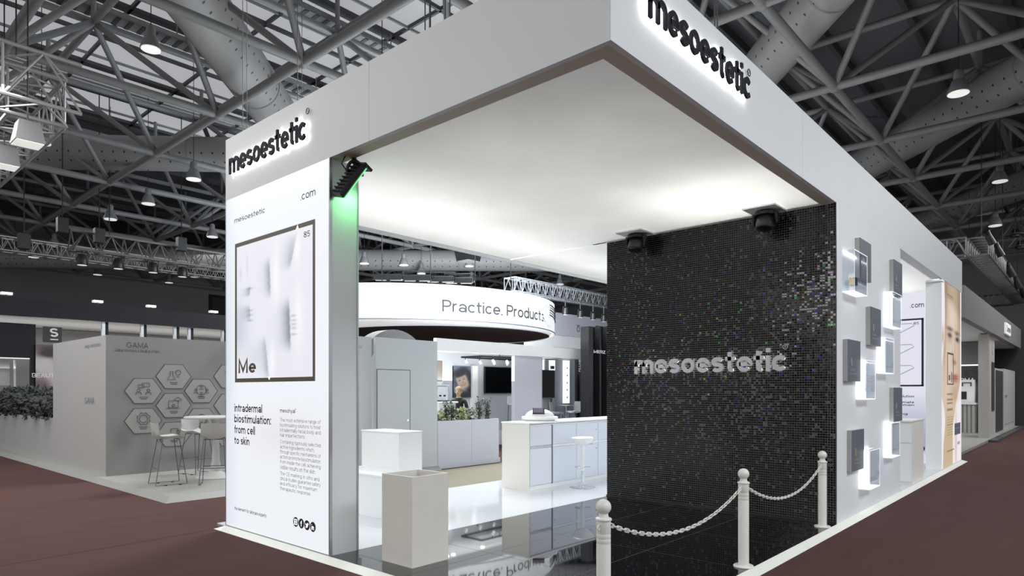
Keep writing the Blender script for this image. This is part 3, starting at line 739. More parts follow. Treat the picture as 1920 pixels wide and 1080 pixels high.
rs = rng.random(n); glint_p = .45*np.exp(-((u_-.93)/.08)**2-((v_-.72)/.1)**2)+.12*np.exp(-((u_-.82)/.05)**2-((v_-.6)/.08)**2)  # silver glints painted in towards the right side
mi[rs < glint_p] = 5
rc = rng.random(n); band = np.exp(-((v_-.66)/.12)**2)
mi[rc < .008*band] = 2; mi[(rc > .5) & (rc < .5+.007*np.exp(-((v_-.58)/.15)**2)*(u_ < .6))] = 3; mi[(rc > .8) & (rc < .8+.02*(np.exp(-((v_-.55)/.25)**2)))] = 4  # coloured lamp glints painted on scattered tiles
mi_h = np.where(mi == 5, .45, np.where((mi == 2) | (mi == 3), .6, 1.))  # glint tiles shortened so the painted reflections read as dashes
ed = np.array([(-h, -h), (h, -h), (h, h), (-h, h)])
V = np.zeros((n, 8, 3))
for k in range(8):
    a, b = ed[k % 4]; xx = 0. if k < 4 else -.002
    V[:, k, 0] = XM+.004+xx+b*mi_h*np.sin(tl)+a*np.sin(tw_); V[:, k, 1] = yf+a*np.cos(tw_); V[:, k, 2] = zf+b*mi_h*np.cos(tl)
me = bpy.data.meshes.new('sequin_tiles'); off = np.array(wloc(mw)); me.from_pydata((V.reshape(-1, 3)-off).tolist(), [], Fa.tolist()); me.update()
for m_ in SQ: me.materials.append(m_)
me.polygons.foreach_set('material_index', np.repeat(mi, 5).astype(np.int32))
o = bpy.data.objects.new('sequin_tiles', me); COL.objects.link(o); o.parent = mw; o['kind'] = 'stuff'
pbox('end_strip', XM, XM+.0115, -.002, .0, ZF, ZS-.002, mat('sequin_black', 0), mw)
pbox('base_rail', XM-.015, XM+.012, .0, WM, ZF, ZF+.02, DARKM, mw)
s3 = thing('wall_sign', 'silver company lettering standing off the black shimmer wall', 'sign', (XM, 1.65, 1.85))
SILV = mat('satin_silver', (196, 197, 197), .45, .1)
a0 = px(1192.5, 701, XM); a1 = px(1475, 694, XM)
letters('mesoestetic', (XM-.01, a0[1], 1.882), (0, -1, 0), (0, 0, 1), (-1, 0, 0), a0[1]-a1[1], .297, SILV, s3, .018, .04, .03, HALO2)
reg_mark((XM-.01, a1[1]-.0, 2.185), (0, -1, 0), (0, 0, 1), (-1, 0, 0), .03, SILV, s3, .04)

# ---- white display wall with slabs and lit acrylic cases
dw = pbox('display_wall', XM+.012, 8.288, 0, .1, ZF, ZS, PAINT); tag(dw, 'white display wall beside the black shimmer wall', 'wall')
pbox('edge_profile', XM+.008, XM+.02, -.004, .0, ZF, ZS, ALU, dw)
bw = pbox('partition_wall', XM+.1, 8.288, WM-.04, WM, ZF, ZS, PAINT); tag(bw, 'plain white partition behind the black shimmer wall', 'wall')
bw2 = pbox('partition_wall', 8.248, 8.288, .1, WM-.04, ZF, ZS, PAINT); tag(bw2, 'white return wall at the end of the display wall', 'wall')
SLABF = mat('slate_card', (96, 103, 112), .55, noise=.03); SLABS = mat('slab_side', (176, 174, 170), .6)
TXT = mat('pale_print', (176, 182, 186), .6); TXG = mat('gold_print', (190, 176, 110), .6)
slabs = dict(A=(5.675, 3.087, 'slate display slab behind the topmost lit case', TXG), B=(7.555, 3.09, 'slate display slab high at the right edge of the white wall', TXT), C=(6.206, 2.256, 'slate display slab in the middle of the white wall, third from top', TXT),
             D=(5.138, 1.756, 'slate display slab at left, level with the silver lettering', TXT), E=(7.555, 1.172, 'slate display slab at the right edge above the white plinth', TXT), F=(5.315, .63, 'lowest slate display slab, with yellow print', TXG))
for k, (X0, z0, lab, tm) in slabs.items():
    sb = thing('display_slab', lab, 'display slab', (X0+.28, 0, z0), 'slate display slabs on the white wall')
    pbox('slab_body', X0, X0+.56, -.056, 0, z0, z0+.512, SLABS, sb); pbox('front_card', X0, X0+.56, -.0605, -.056, z0, z0+.512, SLABF, sb)
    text_fit('lettering', 'mesoestetic', (X0+.1, -.062, z0+.13), (1, 0, 0), (0, 0, 1), .2, .028, tm, sb); text_fit('lettering', 'skin experts', (X0+.1, -.062, z0+.075), (1, 0, 0), (0, 0, 1), .32, .032, tm, sb)
    MB().tube([(X0+.15+.018*math.cos(a), -.062, z0+.235+.045*math.sin(a)) for a in np.linspace(0, 6.283, 14, endpoint=False)], .004, 5, True).build('emblem', tm, sb)
def acrylic():
    m = bpy.data.materials.new('clear_acrylic'); m.use_nodes = True; nt = m.node_tree; nt.nodes.clear()
    out = nt.nodes.new('ShaderNodeOutputMaterial'); mx = nt.nodes.new('ShaderNodeMixShader'); tr = nt.nodes.new('ShaderNodeBsdfTransparent'); g = nt.nodes.new('ShaderNodeBsdfGlossy')
    lw = nt.nodes.new('ShaderNodeValue'); lw.outputs[0].default_value = .07; g.inputs['Roughness'].default_value = .05; tr.inputs[0].default_value = (.93, .95, .97, 1)
    nt.links.new(lw.outputs[0], mx.inputs[0]); nt.links.new(tr.outputs[0], mx.inputs[1]); nt.links.new(g.outputs[0], mx.inputs[2]); nt.links.new(mx.outputs[0], out.inputs[0]); return m
ACR = acrylic(); LED = mat('led_strip', (255, 255, 255), .5, emit=6.); ACE = mat('lit_acrylic_edge', (245, 248, 252), .4, emit=.55)
FROST = mat('glowing_frosted_acrylic', (244, 247, 252), .4, emit=.75)  # pane and edge glow is emission added to make the cases look lit
BOTT = mat('product_blue', (38, 48, 66), .4); BOTY = mat('product_yellow', (190, 170, 60), .4); WOOD_REFL = mat('wood_reflection_card', (196, 180, 164), .6, noise=.1)
cases = dict(a=(5.118, 2.84, .136, 'topmost lit acrylic case with two small jars', 'jars'), b=(7.18, 2.566, .116, 'lit acrylic case at right edge under the high slab', 'card'), c=(6.773, 1.88, .114, 'lit acrylic case with a two-tone card, right of the middle slab', 'two'),
             d=(5.707, 1.522, .112, 'lit acrylic case half behind the left slab', 'stack'), e=(7.176, .66, .11, 'lit acrylic case at right edge beside the white plinth', 'wood'), f=(5.85, .353, .134, 'lowest lit acrylic case with a painted wood-toned reflection', 'wood'))
for k, (X0, z0, d, lab, kind) in cases.items():
    X1 = X0+(.59 if k in 'ab' else .52); z1 = z0+.51; e = .008
    cs = thing('acrylic_case', lab, 'display case', ((X0+X1)/2, 0, z0), 'lit acrylic cases on the white wall')
    pbox('front_pane', X0, X1, -d, -d+.005, z0, z1, ACR, cs); pbox('side_pane', X0, X0+.005, -d+.005, -.002, z0, z1, FROST if k != 'a' else ACR, cs); pbox('side_pane', X1-.005, X1, -d+.005, -.002, z0, z1, ACR, cs)
    pbox('top_pane', X0+.005, X1-.005, -d+.005, -.002, z1-.005, z1, ACR, cs); pbox('bottom_tray', X0+.005, X1-.005, -d+.005, -.002, z0, z0+.012, FROST, cs)
    for (a, b, c_, d_) in ((X0, X0+e, z0, z1), (X1-e, X1, z0, z1), (X0+e, X1-e, z0, z0+e), (X0+e, X1-e, z1-e, z1)): pbox('lit_edge', a, b, -d-.002, -d, c_, d_, ACE, cs)
    pbox('led_strip', X0+.02, X1-.02, -.02, -.008, z1-.02, z1-.008, LED, cs)
    pbox('shelf', X0+.01, X1-.01, -d+.01, -.004, z0+.1, z0+.106, ACR, cs)
    if kind != 'jars': pbox('back_panel', X0+.01, X1-.01, -.004, -.001, z0+.012, z1-.006, FROST, cs)
    if kind == 'jars':
        MB().lathe([(.03, 0), (.03, .06), (.024, .065), (.024, .085), (.001, .086)], (X0+.16, -.06, z0+.106), 16).build('jar', BOTY, cs, smooth=True)
        MB().lathe([(.042, 0), (.042, .075), (.036, .08), (.036, .1), (.001, .101)], (X0+.28, -.06, z0+.106), 16).build('jar', BOTT, cs, smooth=True)
    else:
        MB().lathe([(.025, 0), (.025, .05), (.015, .055), (.015, .075), (.001, .076)], (X0+.08, -.05, z0+.106), 14).build('bottle', BOTT, cs, smooth=True)
        pbox('carton', X0+.13, X0+.2, -.06, -.02, z0+.106, z0+.166, BOTT, cs)
        if kind == 'wood': pbox('back_card', X0+.05, X1-.03, -.008, -.004, z0+.03, z1-.03, WOOD_REFL, cs)  # wood-toned card stands for a reflection in the case
        if kind == 'two': pbox('back_card', X0+.06, X1-.03, -.008, -.004, z0+.03, z1-.2, mat('lavender_card', (200, 206, 224), .6), cs); pbox('back_card', X0+.06, X1-.03, -.008, -.004, z1-.2, z1-.02, mat('grey_card', (160, 162, 162), .6), cs)
        if kind == 'stack':
            for q in range(4): pbox('carton', X0+.24, X1-.06, -.07, -.02, z0+.108+q*.055, z0+.108+q*.055+.045, WHITE, cs)

# ---- right end: open bay, inner light box, plinth, portrait column
pt = thing('portrait_column', 'white end column with a tall portrait print facing the aisle', 'column', (13.3, .15, ZF))
pbox('column_body', 12.05, LX-.03, .012, .285, ZF, ZS, WHITE, pt); pbox('column_cap', 12.03, 12.2, .0, .285, ZS-.06, ZS-.045, ALU, pt)
def paint_portrait(s, t):
    r = 1-t
    c = np.zeros(s.shape+(3,))+np.array([238, 232, 238.])
    left = .12-.1*sstep(.28, .5, r)*1.0+.03*np.sin(r*9)+.12*sstep(.6, .72, r)-.1*sstep(.74, .9, r)
    right = .93-.28*sstep(.52, .7, r)-.12*sstep(.68, .8, r)
    face = sstep(left-.03, left+.03, s)*(1-sstep(right-.03, right+.03, s))
    skin = np.zeros(c.shape)+np.array([214, 194, 174.]); skin = mixc(skin, (186, 160, 138), sstep(.5, .95, s)*.7); skin = mixc(skin, (196, 176, 140), sstep(.6, .8, r)*.9)
    skin = mixc(skin, (226, 208, 190), blob(s, r, .5, .2, .22, .12)*.7)
    c = c*(1-face[..., None])+skin*face[..., None]
    hair = (1-sstep(.02, .1, r-.10*(s-.1)))*.5+blob(s, r, .1, .1, .16, .16)*.9+blob(s, r, .95, .1, .12, .2)*.8+blob(s, r, .12, .3, .06, .2)*.5
    c = mixc(c, (150, 128, 100), np.clip(hair, 0, 1)*face)
    for cs, ct, rs_, rt_, col, k in ((.38, .245, .16, .012, (104, 82, 64), .9), (.38, .28, .11, .013, (64, 56, 56), 1.), (.38, .28, .03, .01, (30, 38, 46), 1.), (.38, .3, .14, .025, (176, 140, 118), .5), (.76, .255, .12, .012, (108, 84, 66), .9), (.77, .29, .1, .013, (64, 56, 56), 1.), (.77, .29, .03, .01, (30, 38, 46), 1.), (.62, .425, .08, .014, (140, 96, 82), .9), (.5, .4, .03, .05, (180, 146, 122), .6),
                                     (.64, .36, .03, .07, (190, 150, 120), .6), (.66, .505, .17, .012, (168, 84, 84), 1.), (.66, .53, .15, .013, (190, 108, 106), .95), (.66, .518, .17, .003, (110, 60, 60), .9), (.6, .58, .2, .03, (176, 142, 118), .4), (.05, .3, .05, .05, (206, 160, 130), .9), (.62, .62, .2, .03, (180, 140, 104), .5), (.7, .88, .06, .2, (176, 140, 100), .4)):
        c = mixc(c, col, blob(s, r, cs, ct, rs_, rt_)*k)
    def rect(a, b, d, e): return ((s > a) & (s < b) & (r > d) & (r < e)).astype(float)
    dk = (52, 50, 50)
    fr_ = rect(.25, .58, .375, .555)-rect(.29, .55, .385, .546); c = mixc(c, dk, np.clip(fr_, 0, 1)*.85)
    c = mixc(c, dk, rect(.32, .4, .5, .53)*.7+rect(.44, .5, .48, .54)*.5)
    for a in (.055, .06, .067, .075): c = mixc(c, (110, 96, 84), rect(.24, .55, a, a+.004)*.5)
    for a in (.6, .63, .65, .685): c = mixc(c, (96, 84, 66), rect(.24, .52, a, a+.012)*.55)
    for a in np.arange(.73, .84, .014): c = mixc(c, (120, 104, 76), rect(.24, .55, a, a+.004)*.6)
    c = mixc(c, (110, 96, 70), rect(.24, .6, .915, .92)*.8)
    c = mixc(c, (72, 72, 88), rect(.62, .95, .775, .84)*.95); c = mixc(c, (120, 120, 140), rect(.66, .9, .8, .804))
    c = mixc(c, (130, 126, 134), rect(.78, .92, .885, .9)*.7)
    return c
print_panel('portrait_print', (12.07, .009, ZF+.01), (LX-.05-12.07, 0, 0), (0, 0, ZS-ZF-.011), 90, 300, paint_portrait, BACKLIT, pt)
lb = thing('light_box', 'tall backlit panel with dark frame print inside the right bay', 'light box', (12.2, 1.3, ZF))
pbox('box_body', 12.16, 12.3, .3, 2.4, ZF+.08, 3.64, WHITE, lb)
ly0, ly1 = .3, 2.4
def paint_lb(s, t):
    c = np.zeros(s.shape+(3,))+np.array([226, 226, 238.]); c = mixc(c, (150, 156, 184), sstep(.46, .12, t)*.85); c = mixc(c, (214, 216, 230), sstep(.1, .04, t))
    return c
print_panel('backlit_face', (12.157, ly1, ZF+.1), (0, ly0-ly1, 0), (0, 0, 3.52), 24, 80, paint_lb, BACKLIT, lb)
pbox('plinth_strip', 12.15, 12.32, .3, 2.4, ZF, ZF+.08, WHITE, lb)
def ltext(s, u0, vb, u1, vt, off=.01, m=INK): return xtext(s, u0, vb, u1, vt, m, lb, X=12.153, off=off, face=12.157)
ltext('.com', 1706.5, 577.5, 1732.5, 568.5, .015)
ltext('85', 1713, 609, 1723, 603.5, .012)
NAVY = mat('navy_ink', (34, 36, 52), .5)
a = px(1732, 596, 12.157); b = px(1732, 724.5, 12.157); fy0 = a[1]; fy1 = ly1-.2
X_ = 12.154
for (q0, q1, z0, z1) in ((fy0, fy1, a[2]-.035, a[2]), (fy0, fy1, b[2], b[2]+.035), (fy0, fy0+.04, b[2], a[2]), (fy1-.04, fy1, b[2], a[2])): pbox('printed_frame', X_, X_+.002, q0, q1, z0, z1, NAVY, lb)
FOLDL = mat('fold_line_ink', (176, 178, 196), .5)
H_ = a[2]-b[2]
for i in range(3):
    zc = b[2]+H_*(.93-.31*i)
    MB().tube([(X_, fy1-.3, zc), (X_, fy0+.22, zc), (X_, fy0+.17, zc-.05), (X_, fy0+.85, zc-H_*.29)], .008, 5).build('fold_line', FOLDL, lb)
for i, s in enumerate(('natural volume solution', 'comfort and', 'volume of the intimate', 'to improve women', 'safety.', '', 'and demanding', 'experts.')):
    if s:
        z = px(1727, 746+i*5.6, 12.157)[2]; V, F = text_mesh(s); wd = .055*(V[:, 0].max()); text_fit('paragraph_line', s, (12.153, fy0+.12+wd*.0+.95, z), (0, -1, 0), (0, 0, 1), .9 if len(s) > 14 else .06*len(s), .06, NAVY, lb, offset=.02)
p = px(1728, 841, 12.157); MB().cyl((12.152, p[1], p[2]), (12.155, p[1], p[2]), .06, n=20).build('social_icon', ICON, lb)
pn = thing('plinth', 'white plinth cabinet with drawer line in the open bay', 'cabinet', (9.9, .3, ZF))
pbox('cabinet_body', 9.44, 10.42, .045, .6, ZF, 1.1, PAINTW, pn); pbox('end_door', 9.43, 9.44, .06, .585, ZF+.03, .72, WHITE, pn); pbox('end_drawer', 9.43, 9.44, .06, .585, .74, 1.06, WHITE, pn); pbox('worktop', 9.42, 10.44, .035, .61, 1.1, 1.125, WHITE, pn)
bw3 = pbox('rear_wall', 8.3, 14.5, 4.6, 4.66, ZF, ZS, PAINT); tag(bw3, 'white rear wall inside the right bay', 'wall')

# ---- flood lamp on the tower side
fldl = thing('flood_lamp', 'black flood lamp on a looped bracket throwing green light on the tower', 'lamp', (.2, 3.0, 3.6))
c = Vector((.13, 3.06, 3.665)); ax = Vector((.5, -.25, .83)).normalized(); nrm = Vector((.8, .1, -.55)); nrm = (nrm-ax*nrm.dot(ax)).normalized(); sd = ax.cross(nrm)
Mx = Matrix((( *sd, 0), (*ax, 0), (*nrm, 0), (0, 0, 0, 1))).transposed(); Mx.translation = c
hb = MB(Mx); hb.bevbox(-.085, .085, -.2, .2, -.035, .03, .018); hb.build('housing', BLACKM, fldl)
fb = MB(Mx)
for q in np.linspace(-.17, .17, 9): fb.box(-.07, .07, q-.004, q+.004, -.06, -.035)
fb.build('cooling_fins', DARKM, fldl)
MB(Mx).box(-.075, .075, -.185, .185, .03, .034).build('lens_panel', mat('green_lens', (60, 160, 90), .2, emit=2.0, ecol=(120, 255, 150)), fldl)
MB(Mx).box(-.095, .095, .19, .215, -.02, .08).build('barn_door', BLACKM, fldl)
rv = Vector((RGT[0], RGT[1], 0)); arc = [c+ax*.1+rv*(.075*math.cos(t_)-.01)+Vector((0, 0, .115))*math.sin(t_) for t_ in np.linspace(-.3, math.pi+.5, 16)]
MB().tube(arc, .016, 8).build('yoke', BLACKM, fldl, smooth=True)
MB().tube([(.08, 3.06, ZS), (.06, 3.09, 3.82), (.10, 3.07, 3.76)], .007, 6).build('cable', BLACKM, fldl)
MB().cyl((.17, 3.04, 3.868), (.17, 3.04, ZS), .025, n=10).build('clamp', BLACKM, fldl)
spot('flood_light', (.20, 3.03, 3.62), (.26, 3.25, 3.25), 6.5, 140, .9, (.25, 1, .34), .06)

# ---- two moving heads hanging from square plates
def moving_head(y, lab, ang):
    x = 4.60; m = thing('moving_head', lab, 'stage light', (x, y, ZS-.26), 'moving heads above the shimmer wall')
    pbox('mounting_plate', x-.22, x+.2, y-.2, y+.2, ZS-.022, ZS-.004, WHITE, m)
    MB().lathe([(.12, 0), (.12, .04), (.1, .055)], (x, y, ZS-.078), 20).build('base', BLACKM, m, smooth=True)
    for sgn in (-1, 1):
        MB().add([(x-.03, y+sgn*.125, ZS-.06), (x+.05, y+sgn*.125, ZS-.06), (x+.03, y+sgn*.14, ZS-.19), (x-.01, y+sgn*.14, ZS-.19), (x-.03, y+sgn*.15, ZS-.06), (x+.05, y+sgn*.15, ZS-.06), (x+.03, y+sgn*.158, ZS-.19), (x-.01, y+sgn*.158, ZS-.19)],
                 [(0, 1, 2, 3), (4, 5, 6, 7), (0, 1, 5, 4), (1, 2, 6, 5), (2, 3, 7, 6), (3, 0, 4, 7)]).build('yoke_arm', BLACKM, m)
    pbox('yoke_bridge', x-.03, x+.05, y-.15, y+.15, ZS-.075, ZS-.05, BLACKM, m)
    hd = MB(Matrix.Translation((x, y, ZS-.155)) @ Matrix.Scale(.86, 4) @ Matrix.Rotation(ang, 4, 'Y'))
    hd.lathe([(.02, .105), (.07, .1), (.105, .06), (.118, 0), (.124, -.05), (.124, -.095), (.115, -.11), (.02, -.112)], (0, 0, 0), 24)
    h_ = hd.build('head', mat('head_shell', (40, 41, 44), .4), m, smooth=True)
    ln = MB(Matrix.Translation((x, y, ZS-.155)) @ Matrix.Scale(.86, 4) @ Matrix.Rotation(ang, 4, 'Y')); ln.lathe([(.1, -.113), (.09, -.118), (.01, -.12)], (0, 0, 0), 20); ln.build('lens', mat('lens_dark', (26, 28, 34), .08), h_, smooth=True)
moving_head(2.58, 'black moving head lamp hanging above the left part of the shimmer wall', .25)
moving_head(.745, 'black moving head lamp hanging above the right part of the shimmer wall', .22)

# ---- open-top bin
BINM = mat('bin_board', (224, 221, 214), .55, noise=.02)
bn = thing('waste_bin', 'square white open-top bin standing on the black tiles', 'bin', (.47, 2.49, ZF))
bx0, bx1, by0, by1, bz = .25, .69, 2.27, 2.71, .86; wt = .018
pbox('bin_side', bx0, bx0+wt, by0, by1, ZF, bz, BINM, bn); pbox('bin_side', bx1-wt, bx1, by0, by1, ZF, bz, BINM, bn); pbox('bin_side', bx0+wt, bx1-wt, by0, by0+wt, ZF, bz, BINM, bn); pbox('bin_side', bx0+wt, bx1-wt, by1-wt, by1, ZF, bz, BINM, bn); pbox('bin_floor', bx0+wt, bx1-wt, by0+wt, by1-wt, ZF, ZF+.02, BINM, bn)
# ---- reception desk, two levels
dk = thing('reception_desk', 'white two-level reception desk behind the illuminated tower', 'desk', (1.9, 4.8, ZF))
pbox('lower_front', 1.455, 1.9, 4.2, 5.38, ZF, .56, WHITE, dk, .003); pbox('lower_top', 1.44, 1.93, 4.18, 5.39, .56, .585, WHITE, dk, .003)
pbox('raised_block', 1.93, 2.33, 4.567, 5.39, ZF, 1.07, WHITE, dk, .003); pbox('raised_top', 1.92, 2.34, 4.56, 5.395, 1.07, 1.088, WHITE, dk, .003)
MB().tube([(1.43, 5.16, .50), (1.40, 5.16, .50), (1.40, 5.05, .50), (1.43, 5.05, .50)], .006, 6).build('handle', DARKM, dk)
# ---- long counter with lockable doors
ct = thing('service_counter', 'long white counter with lockable doors beside the bar stool', 'counter', (6.2, 4.7, ZF))
pbox('counter_body', 4.46, 8.2, 4.455, 5.02, ZF, 1.09, WHITE, ct); pbox('end_panel', 4.441, 4.46, 4.435, 5.02, ZF, 1.1, PAINTW, ct); pbox('worktop', 4.43, 8.22, 4.425, 5.03, 1.1, 1.125, WHITE, ct, .003)
pbox('plinth', 4.46, 8.2, 4.448, 4.455, ZF, .1, WHITE, ct)
DOOR = mat('door_white', (226, 230, 240), .3); GAPM = mat('shadow_gap_grey', (120, 124, 132), .5, .4)
cols = [4.47, 5.02, 5.06, 5.72, 6.38, 7.04, 7.7, 8.19]
pbox('divider_strip', 5.025, 5.055, 4.436, 4.455, .1, 1.07, GAPM, ct)
for a, b in ((4.47, 5.022), (5.058, 5.718), (5.722, 6.38), (6.384, 7.04), (7.044, 7.7)):
    for z0, z1 in ((.11, .70), (.745, 1.065)):
        d = pbox('door', a+.003, b-.003, 4.437, 4.454, z0, z1, DOOR, ct, .002); lx = a+.05 if (a < 5.2) else b-.06
        MB().cyl((lx, 4.437, z1-.13 if z0 > .5 else z1-.1), (lx, 4.430, z1-.13 if z0 > .5 else z1-.1), .011, n=12).build('lock', CHROME, d)
    pbox('rail', a, b, 4.44, 4.455, .705, .74, ALU if a < 5 else WHITE, ct)
# ---- tablet stand on the counter
p = pz(1012, 790, 1.125)
ts_ = thing('tablet_stand', 'white curved tablet stand lying on the long counter', 'tablet stand', (p[0], p[1], 1.125))
ctx, cty = float(py(1012, 780, 4.78)[0]), 4.78
ts_.location = (ctx, cty, 1.125)
MB().lathe([(.26, 0), (.26, .02), (.30, .025), (.31, .03), (.31, .07), (.29, .075), (.01, .075)], (ctx, cty, 1.125), 36).build('round_base', WHITE, ts_, smooth=True)
dome = MB().lathe([(.25*math.cos(a), .13*math.sin(a)) for a in np.linspace(0, 1.55, 10)], (ctx, cty, 1.195), 30); dome.build('dome', WHITE, ts_, smooth=True)
vd = (Vector(CAM)-Vector((ctx, cty, 1.3))); vd.z = 0; vd.normalize(); sdv = Vector((-vd.y, vd.x, 0))
ctr = Vector((ctx, cty, 1.30))+vd*.205-sdv*.02
tb = MB(Matrix((( *sdv, 0), (*(Vector((0, 0, .62))-vd*.6).normalized(), 0), (*(vd*.62+Vector((0, 0, .6))).normalized(), 0), (0, 0, 0, 1))).transposed())
tb.M.translation = ctr; tb.bevbox(-.1, .1, -.06, .06, -.02, .006, .004); tbo = tb.build('tablet', BLACKM, ts_)
t2 = MB(tb.M.copy()); t2.box(-.088, .075, -.05, .05, .006, .0075); t2.build('screen', mat('tablet_screen', (92, 84, 110), .15, emit=.25), tbo)
# ---- bar stool
def bar_stool(x, y, lab):
    s = thing('bar_stool', lab, 'stool', (x, y, ZF)); z = ZF
    MB().lathe([(.205, 0), (.21, .004), (.205, .01), (.06, .018), (.03, .03)], (x, y, z), 36).build('base_disc', CHROME, s, smooth=True)
    MB().cyl((x, y, z+.02), (x, y, z+.3), .023, n=16).build('column', CHROME, s, smooth=True)
    MB().cyl((x, y, z+.27), (x, y, z+.70), .03, n=16).build('sleeve', WHITE, s, smooth=True)
    d = Vector((RGT[0], RGT[1], 0))
    pts = [Vector((x, y, z+.335))+d*.03, Vector((x, y, z+.335))+d*.13, Vector((x, y, z+.335))+d*.13-Vector((FWD[0], FWD[1], 0))*.12]
    ang = math.atan2(RGT[1], RGT[0])
    MB().tube([(x+.13*math.cos(ang+a), y+.13*math.sin(ang+a), z+.335) for a in np.linspace(0, -math.pi, 18)], .008, 8).build('foot_ring', CHROME, s, smooth=True)
    for sg in (-1, 1): MB().cyl(Vector((x, y, z+.335))+d*sg*.028, Vector((x, y, z+.335))+d*sg*.13, .008, n=8).build('foot_bar', CHROME, s)
    MB().lathe([(.04, .69), (.09, .70), (.13, .74), (.175, .79), (.185, .815), (.17, .825), (.12, .815), (.05, .805), (.001, .803)], (x, y, z), 32).build('seat', WHITE, s, smooth=True)
    MB().cyl(Vector((x, y, z+.705)), Vector((x, y, z+.715))+d*.17, .006, n=8).build('lever', CHROME, s)
bar_stool(5.36, 4.05, 'white bar stool with chrome disc base in front of the counter')

# ---- bollards and chains
BOLW = mat('bollard_white', (226, 226, 220), .4)
bol = [(0.03, .075), (2.30, .075), (4.63, .085)]
blab = ['nearest white chain post, its foot below the picture edge', 'middle white chain post on the black tiles', 'farthest white chain post beside the white display wall']
for (x, y), lab in zip(bol, blab):
    b = thing('chain_post', lab, 'post', (x, y, ZF), 'white chain posts'); c = (x, y, ZF)
    MB().lathe([(.088, 0), (.09, .006), (.085, .014), (.06, .016)], c, 28).build('foot_disc', BOLW, b, smooth=True)
    MB().lathe([(.047, .012), (.047, .60), (.0455, .604), (.0455, .608), (.047, .612), (.047, .632), (.0455, .636), (.0455, .64), (.047, .644), (.047, .664), (.0455, .668), (.0455, .672), (.047, .676), (.047, .752)], c, 28).build('post_tube', BOLW, b, smooth=True)
    MB().lathe([(.047, .752), (.053, .756), (.054, .764), (.05, .77), (.034, .775), (.03, .79), (.03, .8)], c, 28).build('collar', BOLW, b, smooth=True)
    MB().sphere((x, y, ZF+.842), .05, 28).build('ball_top', BOLW, b, smooth=True)
    for sg in (-1, 1):
        cx = x+sg*.052
        MB().tube([(cx+.016*math.cos(a), y, ZF+.715+.016*math.sin(a)) for a in np.linspace(0, 6.283, 12, endpoint=False)], .005, 6, True).build('chain_eye', BOLW, b, smooth=True)
lw, ll, lr = .0115, .021, .0048
prof = [(ll*sg+lw*math.cos(a), lw*math.sin(a)) for sg, rg in ((1, np.linspace(-math.pi/2, math.pi/2, 6)), (-1, np.linspace(math.pi/2, 3*math.pi/2, 6))) for a in rg]
linkme = None
def chain(p0, p1, sag, lab):
    global linkme
    p0 = np.array(p0); p1 = np.array(p1); L = np.linalg.norm(p1-p0); pitch = .05
    T = np.linspace(0, 1, 400); pts = p0+(p1-p0)*T[:, None]; pts[:, 2] -= sag*4*T*(1-T)
    S = np.concatenate([[0], np.cumsum(np.linalg.norm(np.diff(pts, axis=0), axis=1))]); nl = int(S[-1]/pitch)
    r = thing('barrier_chain', lab, 'chain', (p0+p1)/2, 'white chains between the posts')
    for i in range(nl):
        q = [np.interp(S[-1]*(i+.5)/nl+dd, S, pts[:, k]) for dd in (-.01, .01) for k in range(3)]
        a = Vector(q[:3]); b_ = Vector(q[3:]); c = (a+b_)/2; d = (b_-a).normalized(); n1 = Vector((0, 0, 1)); n1 = (n1-d*n1.dot(d)).normalized(); n2 = d.cross(n1)
        if i % 2: n1, n2 = n2, -n1
        if linkme is None:
            mb = MB(); mb.tube([(x_, y_, 0) for x_, y_ in prof], lr, 6, True); o = mb.build('link', BOLW, None, smooth=True, origin=(0, 0, 0)); linkme = o.data
        else: o = bpy.data.objects.new('link', linkme); COL.objects.link(o)
        o.parent = r; o.location = c-wloc(r); R3 = Matrix((d, n1, n2)).transposed(); o.rotation_mode = 'QUATERNION'; o.rotation_quaternion = R3.to_quaternion()
z_ = ZF+.715
chain((bol[0][0]+.07, .075, z_), (bol[1][0]-.07, .075, z_), .20, 'white plastic chain between the nearest and the middle post')
chain((bol[1][0]+.07, .075, z_), (bol[2][0]-.07, .085, z_), .22, 'white plastic chain between the middle and the farthest post')

